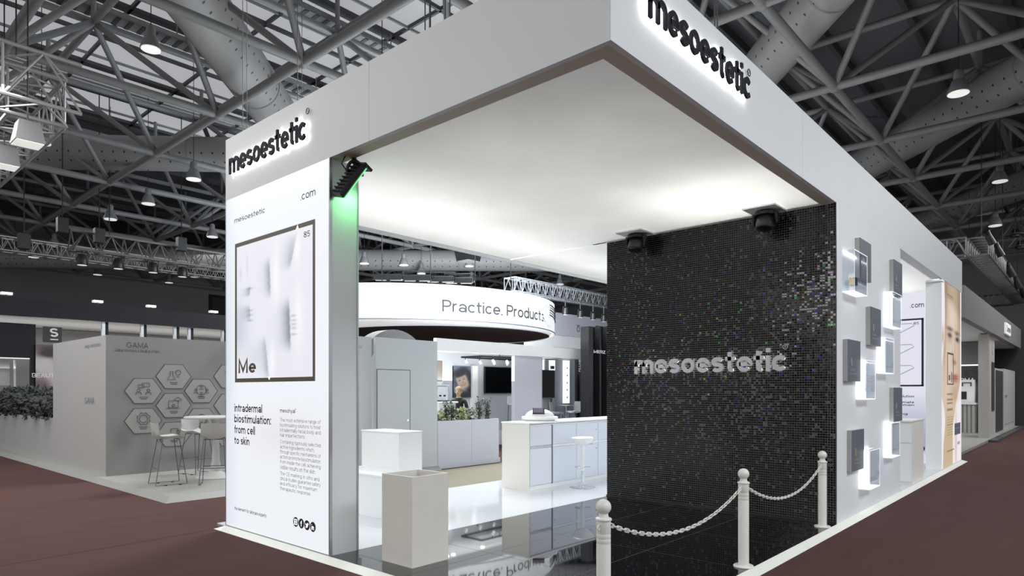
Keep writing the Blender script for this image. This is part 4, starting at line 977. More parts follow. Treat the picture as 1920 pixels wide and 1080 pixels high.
# ================================================================== HALL: pendant lamps, lighting trusses
BULB = mat('lamp_glass', (235, 235, 230), .3, emit=.62); LAMPB = mat('lamp_housing', (120, 121, 122), .5, .3)
def pendant(u, v, z, lab, r=.26):
    p = pz(u, v, z); x, y = p[0], p[1]
    L = thing('pendant_lamp', lab, 'lamp', (x, y, z), 'high bay lamps of the hall')
    MB().lathe([(r, 0), (r*.98, .03), (r*.62, .3), (r*.5, .34)], (x, y, z), 18).build('reflector', LAMPB, L, smooth=True)
    MB().lathe([(r*.92, -.02), (r*.9, .0), (.01, .005)], (x, y, z), 18).build('glass', BULB, L, smooth=True)
    MB().lathe([(r*.45, .34), (r*.45, .55), (r*.3, .6)], (x, y, z), 12).build('ballast', LAMPB, L, smooth=True)
    MB().cyl((x, y, z+.6), (x, y, RZ), .012, n=5).build('cord', DARKM, L)
for u, v, z, lab in ((283, 92, 10.6, 'round hall lamp hanging in front of the skylight'), (78, 268, 9.0, 'hall lamp just right of the near lighting truss'), (363, 336, 9.0, 'hall lamp left of the left fascia sign'), (278, 382, 9.0, 'hall lamp under the level duct, left of the tower'), (207, 411, 8.8, 'hall lamp above the lit row of stage lights'), (398, 444, 8.8, 'hall lamp close beside the tower edge'),
                     (102, 461, 8.8, 'hall lamp in the dark upper left, over the thin truss'), (63, 482, 8.8, 'small hall lamp left of the stage lights'), (28, 496, 8.8, 'small hall lamp at the left picture edge'), (183, 515, 8.8, 'small hall lamp between two lit stage lights'), (365, 519, 8.8, 'small hall lamp right of the last lit stage light'), (317, 530, 8.8, 'smallest hall lamp over the dark fascia'),
                     (1797, 175, 9.2, 'large hall lamp at upper right'), (1875, 340, 9.2, 'second hall lamp at the right, above the black spots'), (1866, 423, 8.6, 'hall lamp right of the dark stage spots'), (1817, 478, 8.2, 'hall lamp seen inside the right truss square'),
                     (683, 494, 8.2, 'hall lamp just right of the tower through the opening'), (757, 497, 8.2, 'second hall lamp through the opening from the tower'), (790, 513, 8.2, 'low hall lamp over the ring sign, left'), (880, 499, 8.4, 'hall lamp under the canopy edge in the middle'), (884, 528, 8.2, 'low hall lamp over the middle of the ring sign'), (1050, 533, 8.2, 'hall lamp over the right end of the ring sign')):
    pendant(u, v, z, lab)

def truss(p0, p1, w_, lab, seg=None, mat_=TRUSS, r=.028, tri=False):
    p0 = Vector(p0); p1 = Vector(p1); d = (p1-p0); L = d.length; d.normalize(); s = d.cross(Vector((0, 0, 1))).normalized(); h = Vector((0, 0, 1))
    root = thing('lighting_truss', lab, 'truss', (p0+p1)/2)
    cs = [s*-w_/2, s*w_/2, s*-w_/2+h*w_, s*w_/2+h*w_] if not tri else [s*-w_/2, s*w_/2, h*w_*.9]
    for c in cs: MB().cyl(p0+c, p1+c, r, n=8).build('chord', mat_, root, smooth=True)
    n = seg or max(2, int(L/(w_*.9))); lat = MB(); prs = ((0, 2), (1, 3), (2, 3), (0, 1)) if not tri else ((0, 2), (1, 2), (0, 1))
    for i in range(n):
        a = p0+d*(L*i/n); m_ = p0+d*(L*(i+.5)/n); b = p0+d*(L*(i+1)/n)
        for q, (k, l) in enumerate(prs): lat.cyl(a+cs[k], m_+cs[l], r*.55, n=5, cap=False); lat.cyl(m_+cs[l], b+cs[k], r*.55, n=5, cap=False)
        for (k, l) in prs: lat.cyl(a+cs[k], a+cs[l], r*.6, n=5, cap=False)
    lo = lat.build('lattice_bars', mat_, root); lo['kind'] = 'stuff'
    return root
def cable(p, ztop, parent, r=.014): MB().cyl(p, (p[0], p[1], RZ if ztop > 9 else ztop), r, n=5).build('suspension_cable', DARKM, parent)
TRB = mat('truss_bright', (150, 150, 150), .4, .3)
# near corner truss, upper left
T2 = truss((-7, 13.0, 7.05), (.45, 13.0, 7.05), .95, 'big box truss running off the upper left picture edge', mat_=TRB, r=.04, seg=6)
T2b = truss((-.05, 13.55, 7.05), (-.05, 21.5, 7.05), .95, 'big box truss leg receding below the upper left corner truss', mat_=TRB, r=.04, seg=8)
cable((-.5, 13.0, 8.0), 9.7, T2)
for (u, v, lab) in ((52, 270, 'square flood lamp under the near truss leg'), (8, 312, 'square flood lamp at the left edge under the truss leg')):
    p = pz(u, v, 6.4); p[2] = 6.4; L = thing('truss_flood', lab, 'lamp', (p[0], p[1], 6.4)); MB().add([(p[0]+a*k, p[1]+b*k, z) for z, k in ((6.4, .24), (6.8, .17)) for a, b in ((-1, -1), (1, -1), (1, 1), (-1, 1))], [(3, 2, 1, 0), (4, 5, 6, 7), (0, 1, 5, 4), (1, 2, 6, 5), (2, 3, 7, 6), (3, 0, 4, 7)]).build('housing', LAMPB, L)
    pbox('glass', p[0]-.22, p[0]+.22, p[1]-.22, p[1]+.22, 6.385, 6.4, BULB, L); cable((p[0], p[1], 6.8), 9.3, L)
# truss with lit stage lights
def stage_lamp(u, v, Y, lab, r=.19, lit=True, grp='stage lights under the left truss'):
    p = py(u, v, Y); x, y, z = p
    L = thing('stage_light', lab, 'stage light', (x, y, z), grp)
    MB().lathe([(r*.55, r*2.3), (r*.8, r*2.2), (r*1.05, r*1.2), (r*1.05, .02), (r, 0)], (x, y, z), 20).build('housing', BLACKM, L, smooth=True)
    MB().lathe([(r*.9, -.005), (r*.6, -.012), (.01, -.014)], (x, y, z), 20).build('lens', BULB if lit else DARKM, L, smooth=True)
    for sg in (-1, 1): pbox('yoke_arm', x+sg*r*1.1-.012, x+sg*r*1.1+.012, y-.03, y+.03, z+r*.8, z+r*2.7, BLACKM, L)
    pbox('yoke_bridge', x-r*1.1, x+r*1.1, y-.03, y+.03, z+r*2.6, z+r*2.75, BLACKM, L)
    MB().cyl((x, y, z+r*2.7), (x, y, z+(r*3.4 if r > .15 else py(955, 546, 17)[2]-z+.05)), .03, n=8).build('clamp', BLACKM, L)
    return L
YL = 27.6
a = py(133, 468, YL); b = py(470, 515, YL)
T1 = truss((a[0], YL, a[2]), (b[0]+3, YL, a[2]), .85, 'triangular light truss carrying four lit stage lights', seg=11, tri=True, r=.045)
for u, z in ((205, 12), (340, 12)): q = py(u, 440, YL); cable((q[0], YL, a[2]+.75), 9.6, T1, .02)
for i, (u, v) in enumerate(((154, 497), (222, 504), (287, 511), (342, 519))): stage_lamp(u, v, YL, ['first lit stage light from the left under the triangular truss', 'second lit stage light under the triangular truss', 'third lit stage light under the triangular truss', 'fourth lit stage light, nearest the tower'][i])
for (u, v, lab) in ((45, 450, 'black hoist motor on the thin truss at left'), (117, 420, 'black hoist motor under the level duct'), (186, 440, 'black hoist motor over the triangular truss, left'), (340, 456, 'black hoist motor over the triangular truss, right')):
    p = py(u, v, 27.2); m = thing('hoist_motor', lab, 'hoist', p); pbox('motor_case', p[0]-.18, p[0]+.18, p[1]-.14, p[1]+.14, p[2]-.35, p[2]+.25, BLACKM, m, .03); cable((p[0], p[1], p[2]+.25), 9.6, m, .02)
a = py(0, 470, 31); b = py(190, 492, 31)
truss((a[0]-2, 31, a[2]), (b[0]+7, 31, a[2]), .55, 'thin light truss farther back at left', r=.03)
# right truss square with dark spots
ZR = 6.3; cr = pz(1833, 478, ZR)
T3 = truss((cr[0], cr[1], ZR), (cr[0]+17, cr[1], ZR), .6, 'box truss receding at the right with dark spotlights', mat_=TRUSS, r=.035)
T3b = truss((cr[0], cr[1]+.3, ZR), (cr[0], cr[1]+9, ZR), .6, 'short box truss closing the right truss square', mat_=TRUSS, r=.035)
T3c = truss((cr[0]+17, cr[1]+.3, ZR), (cr[0]+17, cr[1]+9, ZR), .6, 'far end truss of the right truss square', mat_=TRUSS, r=.035)
for q in (1, 8, 15): cable((cr[0]+q, cr[1], ZR+.6), 9.7, T3)
for i, (u, v) in enumerate(((1852, 448), (1868, 470), (1890, 508), (1903, 530), (1914, 546))):
    q = py(u, v, cr[1]-.35); m = thing('spotlight', ['dark spotlight nearest on the right truss', 'second dark spotlight on the right truss', 'third dark spotlight on the right truss', 'fourth dark spotlight on the right truss', 'dark spotlight farthest along the right truss'][i], 'spotlight', q, 'dark spotlights on the right truss')
    s_ = depth(q)/26*.62
    MB().cyl(q+np.array([-.15, 0, .3])*s_, q+np.array([.12, -.25, -.35])*s_, .17*s_, .22*s_, n=14).build('barrel', BLACKM, m, smooth=True)
    MB().cyl(q+np.array([-.25, .1, .42])*s_, q+np.array([-.15, 0, .25])*s_, .24*s_, .2*s_, n=12).build('rear_housing', BLACKM, m, smooth=True)
    MB().tube([q+np.array([0, .1, 0])*s_, np.array([max(q[0], cr[0]+.1), cr[1]-.3, q[2]+.1]), np.array([max(q[0], cr[0]+.1), cr[1]-.3, ZR+.3])], .02, 6).build('yoke', BLACKM, m)
for i, (u, v) in enumerate(((1904, 440), (1914, 462))):
    q = pd(u, v, 30); m = thing('truss_lamp_cluster', ['wire-framed hanging lamp at the right picture edge', 'lower wire-framed hanging lamp at the right edge'][i], 'lamp', q)
    for k in range(4): ang = k*math.pi/2; MB().tube([q+np.array([0, 0, .7]), q+np.array([.45*math.cos(ang), .45*math.sin(ang), 0]), q+np.array([.45*math.cos(ang+1.57), .45*math.sin(ang+1.57), 0])], .03, 5).build('wire_arm', TRUSS, m)
    MB().lathe([(.2, -.1), (.22, 0), (.1, .25)], q, 12).build('lamp_head', BLACKM, m, smooth=True); cable((q[0], q[1], q[2]+.7), 9.7, m)

# ================================================================== LEFT NEIGHBOUR STAND (hexagon wall)
GREYP = mat('neighbour_grey_board', (168, 167, 165), .6, noise=.03, nscale=2); GREYF = mat('neighbour_platform', (146, 146, 142), .5)
gp = thing('neighbour_platform', 'grey wedge-edged platform of the hexagon wall stand', 'platform', (3, 12, 0))
MB().add([(.32, 7.88, .08), (5.6, 7.88, .08), (5.6, 24, .08), (.32, 24, .08), (.22, 7.76, 0), (5.6, 7.76, 0), (5.6, 24, 0), (.22, 24, 0)], [(0, 1, 2, 3), (4, 5, 1, 0), (7, 4, 0, 3), (5, 6, 2, 1), (6, 7, 3, 2), (4, 5, 6, 7)]).build('platform_deck', GREYF, gp)
gw = thing('hexagon_wall', 'grey stand wall printed with hexagon icons', 'wall', (2.2, 12.8, .08))
GY_ = 11.12
pbox('side_board', .45, .52, GY_+.08, 14.5, .08, 2.65, GREYP, gw)
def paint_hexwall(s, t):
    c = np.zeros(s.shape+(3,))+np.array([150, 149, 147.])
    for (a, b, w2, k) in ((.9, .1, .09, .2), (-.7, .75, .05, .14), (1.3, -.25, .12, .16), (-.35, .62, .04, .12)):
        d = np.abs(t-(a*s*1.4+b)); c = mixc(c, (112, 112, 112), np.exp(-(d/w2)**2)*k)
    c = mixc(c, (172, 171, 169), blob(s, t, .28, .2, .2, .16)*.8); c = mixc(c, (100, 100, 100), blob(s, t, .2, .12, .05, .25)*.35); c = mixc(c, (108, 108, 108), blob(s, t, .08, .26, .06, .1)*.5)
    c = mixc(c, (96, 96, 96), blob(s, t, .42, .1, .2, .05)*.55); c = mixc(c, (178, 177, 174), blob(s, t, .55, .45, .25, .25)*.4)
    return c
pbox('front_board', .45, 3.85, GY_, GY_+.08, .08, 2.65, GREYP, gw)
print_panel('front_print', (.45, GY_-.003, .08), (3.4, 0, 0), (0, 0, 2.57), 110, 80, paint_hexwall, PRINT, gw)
HEXL = mat('hexagon_line', (92, 92, 92), .6); HEXF = mat('hexagon_fill', (168, 167, 164), .6)
text_fit('lettering', 'GAMA', (py(237, 653, GY_)[0], GY_-.006, py(237, 652, GY_)[2]), (1, 0, 0), (0, 0, 1), py(278, 653, GY_)[0]-py(237, 653, GY_)[0], .12, mat('hexagon_line', 0), gw, offset=.01)
text_fit('lettering', 'Global Aesthetics Medical Affairs', (py(215, 653, GY_)[0], GY_-.006, py(215, 659, GY_)[2]), (1, 0, 0), (0, 0, 1), py(299, 653, GY_)[0]-py(215, 653, GY_)[0], .065, mat('hexagon_line', 0), gw)
yA_ = px(170, 750, .45)[1]
text_fit('lettering', 'Aegis Aesthetics', (.446, px(159, 650, .45)[1], px(159, 655, .45)[2]), (0, -1, 0), (0, 0, 1), px(159, 650, .45)[1]-px(189, 650, .45)[1], .1, INK2, gw)
text_fit('lettering', 'GAMA', (.446, px(159, 750, .45)[1], px(159, 757, .45)[2]), (0, -1, 0), (0, 0, 1), px(159, 750, .45)[1]-px(177, 750, .45)[1], .14, INK2, gw)
hexs = [(269, 733, 'talk'), (325.5, 706, 'flask'), (377, 733, 'people'), (325.5, 760, 'laptop'), (268.5, 789, 'gear'), (326, 814, 'train'), (377, 788, 'people'), (430, 706, 'shield'), (430, 760, 'doc'), (430, 814, 'flask')]
for u, v, kind in hexs:
    c = py(u, v, GY_); cx, cz = c[0], c[2]; R_ = .335
    pol = [(cx+R_*math.cos(k*math.pi/3), cz+R_*.83*math.sin(k*math.pi/3)) for k in range(6)]; pin = [(cx+.95*R_*math.cos(k*math.pi/3), cz+.95*R_*.83*math.sin(k*math.pi/3)) for k in range(6)]
    hx = MB().prism(pol, lambda a, b, t_: (a, t_, b), GY_-.012, GY_-.004).build('hexagon_panel', HEXL, gw)
    MB().prism(pin, lambda a, b, t_: (a, t_, b), GY_-.015, GY_-.012).build('hexagon_fill', HEXF, hx)
    ic = MB(); Yi = GY_-.017; rr = .006
    def ring(x, z, r, n=14): ic.tube([(x+r*math.cos(a), Yi, z+r*math.sin(a)) for a in np.linspace(0, 6.283, n, endpoint=False)], rr, 4, True)
    def line(*p, closed=False): ic.tube([(cx+a, Yi, cz+b) for a, b in p], rr, 4, closed)
    if kind == 'flask': line((-.07, .1), (-.07, .03), (-.12, -.06), (.03, -.06), (-.02, .03), (-.02, .1), closed=True); ring(cx+.08, cz+.08, .05); line((.05, .0), (.11, .0))
    elif kind == 'people':
        for a, b in ((0, .09), (-.11, .02), (.11, .02), (0, -.05)): ring(cx+a, cz+b, .024, 10); line((a-.04, b-.055), (a+.04, b-.055))
        ring(cx, cz+.02, .1, 18)
    elif kind == 'talk':
        line((-.1, .06), (-.1, .12), (0, .12), (0, .06), closed=True); line((-.03, .08), (.1, .08), (.1, .15), (-.03, .15), closed=True)
        for a in (-.09, .08): ring(cx+a, cz+.01, .025, 10); line((a-.05, -.07), (a-.04, -.03), (a+.04, -.03), (a+.05, -.07))
    elif kind == 'laptop': line((-.1, -.04), (-.1, .09), (.08, .09), (.08, -.04), closed=True); line((-.14, -.06), (.12, -.06)); ring(cx-.01, cz, .025, 10); line((0, .12), (.08, .16), (.15, .11), (.07, .08), closed=True)
    elif kind == 'gear': line(*[((.1+.025*(k % 2))*math.cos(k*math.pi/8), .04+(.1+.025*(k % 2))*math.sin(k*math.pi/8)) for k in range(16)], closed=True); ring(cx, cz+.04, .07)
    elif kind == 'train': line((-.1, .0), (.06, .0)); line((-.06, .03), (-.06, .11), (.07, .11), (.07, .05)); ring(cx+.08, cz+.05, .03, 10); line((.03, -.03), (.08, .01), (.14, -.03))
    elif kind == 'shield': line((-.09, .12), (0, .14), (.09, .12), (.07, -.02), (0, -.08), (-.07, -.02), closed=True)
    else: line((-.08, .13), (.08, .13), (.08, -.07), (-.08, -.07), closed=True); line((-.04, .07), (.04, .07)); line((-.04, .02), (.04, .02))
    ic.build('icon', HEXL, hx)
    cb = MB()
    for k, wq in enumerate((.075, .06)): cb.box(cx-wq, cx+wq, GY_-.017, GY_-.0145, cz-.125-k*.03, cz-.11-k*.03)
    cb.build('caption_lines', HEXL, hx)['kind'] = 'stuff'
# bar chairs and tulip table
GW2 = mat('neighbour_white_plastic', (188, 187, 184), .45); WIRE = mat('steel_wire', (120, 121, 123), .3, .8)
def wire_chair(lab):
    c = thing('bar_chair', lab, 'chair', (0, 0, 0), 'wire-legged bar chairs of the hexagon stand')
    # local: faces +X
    prof_ = [(.2, .76), (.12, .775), (-.05, .76), (-.16, .765), (-.21, .80), (-.235, .9), (-.25, 1.02)]; n_ = len(prof_); V = []; F = []
    for side in (0, 1):
        for i, (x, z) in enumerate(prof_):
            for j in range(5):
                yy = (-1+2*j/4)*(.2-.02*(i/n_)); bend = .05*(abs(-1+2*j/4)**2)
                V.append((x+(bend if i > 4 else 0), yy, z+(bend if i <= 4 else 0)-(.014 if side else 0)*(1 if i < 5 else 0)+0)) if True else None
                if side and i >= 5: V[-1] = (V[-1][0]-.014, V[-1][1], V[-1][2])
    for side in (0, 1):
        o_ = side*n_*5
        for i in range(n_-1):
            for j in range(4): F.append((o_+i*5+j, o_+i*5+j+1, o_+i*5+j+6, o_+i*5+j+5))
    rim = [i*5 for i in range(n_)]+[(n_-1)*5+j for j in range(1, 5)]+[i*5+4 for i in range(n_-2, -1, -1)]+[j for j in range(3, 0, -1)]
    for a, b in zip(rim, rim[1:]+rim[:1]): F.append((a, b, b+n_*5, a+n_*5))
    MB().add(V, F).build('seat_shell', GW2, c, smooth=True)
    for sg in (-1, 1):
        MB().tube([(-.13, sg*.15, .75), (-.25, sg*.21, .012), (.23, sg*.21, .012), (.13, sg*.15, .75)], .008, 6).build('sled_leg', WIRE, c, smooth=True)
        for x in (-.1, .12): pbox('glide_foot', x-.02, x+.02, sg*.21-.012, sg*.21+.012, 0, .012, BLACKM, c)
    MB().cyl((.19, -.19, .28), (.19, .19, .28), .008, n=6).build('foot_rail', WIRE, c); MB().cyl((-.21, -.19, .28), (-.21, .19, .28), .008, n=6).build('back_rail', WIRE, c)
    MB().cyl((.13, -.15, .75), (.13, .15, .75), .008, n=6).build('seat_rail', WIRE, c); MB().cyl((-.13, -.15, .75), (-.13, .15, .75), .008, n=6).build('seat_rail', WIRE, c)
    return c
ch = wire_chair('grey bar chair with wire sled legs, side on, left of the table')
ch.location = (.82, 9.25, .08); ch.rotation_euler = (0, 0, math.radians(-5))
c2 = copy_tree(ch); c2['label'] = 'grey bar chair behind the round table, its back to the wall'; c2.location = (1.75, 10.35, .08); c2.rotation_euler = (0, 0, math.radians(-75))
c3 = copy_tree(ch); c3['label'] = 'grey bar chair partly hidden by the illuminated tower'; c3.location = (1.35, 8.72, .08); c3.rotation_euler = (0, 0, math.radians(60))
tb_ = thing('tulip_table', 'round grey pedestal table between the bar chairs', 'table', (1.72, 9.5, .08))
MB().lathe([(.33, 0), (.33, .012), (.2, .04), (.1, .12), (.065, .3), (.055, .7), (.07, 1.0), (.1, 1.06)], (1.72, 9.5, .08), 28).build('pedestal', GW2, tb_, smooth=True)
MB().lathe([(.5, 1.06), (.52, 1.07), (.52, 1.09), (.5, 1.1), (.01, 1.1)], (1.72, 9.5, .08), 40).build('table_top', GW2, tb_, smooth=True)
# planters with shrubs
LEAFD = mat('dark_leaf', (52, 56, 52), .6, noise=.35, nscale=20)
def shrub(name, lab, c, rx, ry, rz, nleaf, m, grp, size=.09, stems=5, cat='shrub', up=.3):
    s = thing(name, lab, cat, c, grp); st = MB(); lf = MB(); c = Vector([float(a) for a in c])
    rg = random.Random(hash(lab) % 9973 if False else sum(map(ord, lab)))
    tips = []
    for k in range(stems):
        a = rg.uniform(0, 6.28); e = c+Vector((rx*.6*math.cos(a)*rg.random(), ry*.6*math.sin(a)*rg.random(), rz*rg.uniform(.7, 1.0))); st.tube([c+Vector((rg.uniform(-.05, .05), rg.uniform(-.05, .05), 0)), c*.5+e*.5+Vector((rg.uniform(-.03, .03), rg.uniform(-.03, .03), 0)), e], [.008, .006, .003], 4); tips.append(e)
    for k in range(nleaf):
        a = rg.uniform(0, 6.28); q = rg.random()**.5; zz = rg.random()
        env = math.sin(math.pi*min(1, .15+.8*zz))**.6
        p = c+Vector((rx*q*math.cos(a)*env, ry*q*math.sin(a)*env, rz*zz))
        if up > .5: t_ = rg.choice(tips); p = c+(t_-c)*(.15+.85*zz)+Vector((rg.gauss(0, .03), rg.gauss(0, .03), 0))
        d = Vector((rg.gauss(0, 1), rg.gauss(0, 1), rg.gauss(up, .6))).normalized(); w_ = d.orthogonal().normalized()*size*.28; L = size*rg.uniform(.7, 1.2)
        lf.add([p, p+d*L*.5+w_, p+d*L, p+d*L*.5-w_], [(0, 1, 2, 3)])
    st.build('stems', m, s); lo = lf.build('leaves', m, s); lo['kind'] = 'stuff'
pg = thing('planter_box', 'long grey planter box left of the hexagon wall', 'planter', (.7, 18, .08))
for k in range(5):
    y0 = 14.62+k*1.55; pbox('planter_panel', .5, .53, y0+.004, y0+1.546, .08, 1.04, GREYP, pg)
pbox('planter_end', .53, 1.1, 14.62, 14.65, .08, 1.04, GREYP, pg); pbox('planter_back', 1.1, 1.13, 14.62, 22.37, .08, 1.04, GREYP, pg); pbox('soil', .53, 1.1, 14.65, 22.37, .9, .96, mat('soil', (40, 36, 32), .9), pg)
for k in range(6):
    shrub('shrub', ['dark shrub in the long planter next to the hexagon wall', 'second dark shrub in the long planter from the hexagon wall', 'third dark shrub in the long planter from the hexagon wall', 'fourth dark shrub in the long planter from the hexagon wall', 'fifth dark shrub, near the left picture edge', 'dark shrub at the far end of the long planter'][k], (.8, 15.1+k*.95, .96), .5, .6, .72, 900, LEAFD, 'dark shrubs in the long planter', .13, 6)
# dark stand behind, with posters
NAVYB = mat('navy_board', (25, 26, 31), .6, spec=.3); PALE = mat('pale_ceiling_board', (176, 175, 172), .6)
db = thing('dark_stand', 'dark navy stand with long fascia far behind the planter', 'stand', (10, 24.5, 0))
YD = 24.
def dX(u): return py(u, 700, YD)[0]
def dz_(u, v): return py(u, v, YD)[2]
zt_, zb_ = dz_(0, 555), dz_(0, 589)
pbox('fascia', dX(-60), dX(560), YD, YD+.15, zb_, zt_, NAVYB, db)
pbox('stand_ceiling', dX(-60), dX(560), YD+.15, YD+5, zb_+.02, zb_+.06, PALE, db)
pbox('rear_wall', dX(-60), dX(700), YD+5, YD+5.1, 0, zb_, mat('mid_grey_board', (120, 119, 118), .6), db)
pbox('dark_panel', dX(-60), dX(76), YD+.6, YD+.75, dz_(30, 669), dz_(30, 603), NAVYB, db); pbox('dark_post', dX(66), dX(76), YD+.6, YD+.75, 0, dz_(30, 669), NAVYB, db)
for u in (195, 268, 357, 420, 330): pbox('post', dX(u), dX(u)+.1, YD+.2, YD+.3, 0, zb_, ALU, db); pbox('post', dX(u)+.12, dX(u)+.2, YD+.2, YD+.3, 0, zb_, NAVYB, db)
pbox('light_strip', dX(-60), dX(66), YD+.7, YD+.74, dz_(30, 671), dz_(30, 669), mat('strip_light', (240, 240, 235), .5, emit=.8), db)
for a, b, v0, v1, m_ in ((0, 10, 690, 740, WHITE), (21, 40, 672, 722, PALE), (49, 52, 672, 735, WHITE), (12, 16, 690, 722, WHITE)): pbox('shelf_unit', dX(a), dX(b), YD+1.6, YD+1.7, dz_((a+b)/2, v1), dz_((a+b)/2, v0), m_, db)
po = thing('beauty_poster', 'tall poster of a face in profile on the dark stand', 'poster', (dX(97), YD+.5, 1.0))
def paint_beauty(s, t):
    r = 1-t; c = np.zeros(s.shape+(3,))+np.array([104, 84, 88.])
    skin = blob(s, r, .2, .42, .6, .28, 3)+blob(s, r, .75, .75, .45, .35, 3); c = mixc(c, (190, 184, 182), np.clip(skin, 0, 1)*(1-blob(s, r, .25, .9, .3, .2)))
    c = mixc(c, (48, 42, 42), np.clip(blob(s, r, .6, .12, .5, .1, 3)+blob(s, r, .45, .2, .3, .06), 0, 1)); c = mixc(c, (90, 70, 66), blob(s, r, .75, .3, .14, .08)*.8); c = mixc(c, (40, 34, 34), blob(s, r, .6, .95, .3, .08, 4))
    c = mixc(c, (110, 82, 86), sstep(.1, -.05, s-.2*np.cos(r*3))*sstep(.5, .6, r))
    return c
X0, X1 = dX(74.5), dX(132); z1, z0 = dz_(97, 645), dz_(97, 738)
pbox('poster_board', X0, X1, YD+.52, YD+.56, z0, z1, NAVYB, po); print_panel('poster_print', (X0, YD+.517, z0), (X1-X0, 0, 0), (0, 0, z1-z0), 60, 90, paint_beauty, PRINT, po)
PALET = mat('pale_letter', (214, 212, 208), .5, emit=.1)
text_fit('lettering', 'BEAUTY', (dX(67.5), YD+.51, dz_(90, 707.5)), (1, 0, 0), (0, 0, 1), dX(119)-dX(67.5), .16, PALET, po, offset=.01)
ps = thing('letter_board', 'dark board with a large pale letter above the face poster', 'sign', (dX(105), YD+.5, dz_(105, 641)))
pbox('board', dX(88), dX(124), YD+.5, YD+.55, dz_(105, 641), dz_(105, 611), mat('brown_black_board', (44, 38, 38), .5), ps); text_fit('letter', 'S', (dX(101), YD+.49, dz_(105, 630)), (1, 0, 0), (0, 0, 1), dX(117)-dX(101), dz_(105, 613.5)-dz_(105, 630), PALET, ps, offset=.03)
pbox('underline', dX(102), dX(117), YD+.49, YD+.5, dz_(105, 636), dz_(105, 634), PALET, ps)
for k, (u, v) in enumerate(((12, 553), (183, 566), (283, 575), (400, 584))):
    L = thing('fascia_lamp', ['small lamp on the dark fascia at the left picture edge', 'small lamp on top of the dark fascia, above the posters', 'small lamp on top of the dark fascia, middle', 'small lamp on top of the dark fascia, next to the tower'][k], 'lamp', (dX(u), YD, zt_)); pbox('lamp_head', dX(u)-.15, dX(u)+.15, YD-.1, YD+.1, zt_+.06, zt_+.14, BULB, L); pbox('lamp_arm', dX(u)-.02, dX(u)+.02, YD, YD+.04, zt_, zt_+.06, BLACKM, L)
hp = thing('hall_picture', 'dark framed picture on the far hall wall beside the tower', 'picture', (0, 51.4, 5)); p0 = py(392, 618, 51.4); p1 = py(432, 556, 51.4); hp.location = ((p0[0]+p1[0])/2, 51.4, p0[2])
pbox('frame', p0[0], p1[0], 51.40, 51.47, p0[2], p1[2], NAVYB, hp); pbox('picture_sheet', p0[0]+.25, p1[0]-.25, 51.38, 51.40, p0[2]+.2, p1[2]-.25, mat('dark_picture', (40, 38, 40), .5, noise=.6, nscale=1.2), hp)

# ================================================================== STANDS SEEN THROUGH THE OPENING
BLUEW = mat('cool_white_board', (206, 211, 215), .55, noise=.02, nscale=2); LIL = mat('lilac_white_board', (212, 215, 226), .5, noise=.02)
sb_ = thing('storage_block', 'pale storage block with a flush door behind the reception desk', 'stand wall', (4.7, 8.3, .0))
pbox('front_board', 4.06, 5.62, 7.93, 8.0, .1, 2.66, BLUEW, sb_); pbox('side_board', 3.3, 4.05, 8.05, 8.12, .1, 2.66, BLUEW, sb_); pbox('end_board', 5.56, 5.62, 8.0, 10.5, .1, 2.66, BLUEW, sb_); pbox('base_strip', 3.3, 5.62, 7.9, 8.0, .08, .1, LIL, sb_)
dX0, dX1 = py(707, 760, 7.93)[0], py(768, 760, 7.93)[0]; zd = py(737, 694, 7.93)[2]
GAP = mat('joint_grey', (110, 114, 118), .6)
pbox('door_reveal', dX0-.015, dX1+.015, 7.922, 7.93, .1, zd+.015, GAP, sb_); dr = pbox('door', dX0, dX1-.012, 7.912, 7.925, .1, zd, BLUEW, sb_); MB().cyl((dX1-.07, 7.912, 1.05), (dX1-.07, 7.895, 1.05), .02, n=12).build('door_lock', CHROME, dr)
text_fit('lettering', 'PLM', (py(673, 650, 8.05)[0], 8.045, py(674, 653, 8.05)[2]), (1, 0, 0), (0, 0, 1), .06, .06, INK2, sb_)
av = thing('arched_hood', 'grey arched hood rising behind the storage block', 'stand roof', (4.4, 9.4, 2.2))
ar = MB(); cx, cz, Ro, Ri = py(742, 700, 9.2)[0], 2.02, .96, .72
pol = [(cx+Ro*math.cos(a), cz+Ro*math.sin(a)) for a in np.linspace(0, math.pi, 24)]+[(cx+Ri*math.cos(a), cz+Ri*math.sin(a)) for a in np.linspace(math.pi, 0, 24)]
n_ = 24
for i in range(n_-1):
    a, b = i, i+1; q = [pol[a], pol[b], pol[2*n_-1-b], pol[2*n_-1-a]]; ar.prism(q, lambda x, z, t_: (x, t_, z), 9.2, 9.6)
ar.build('arch', mat('hood_grey', (150, 152, 153), .5), av); pbox('rounded_ledge', 3.0, 4.9, 9.65, 10.1, 2.5, 2.92, WHITE, av, .15)
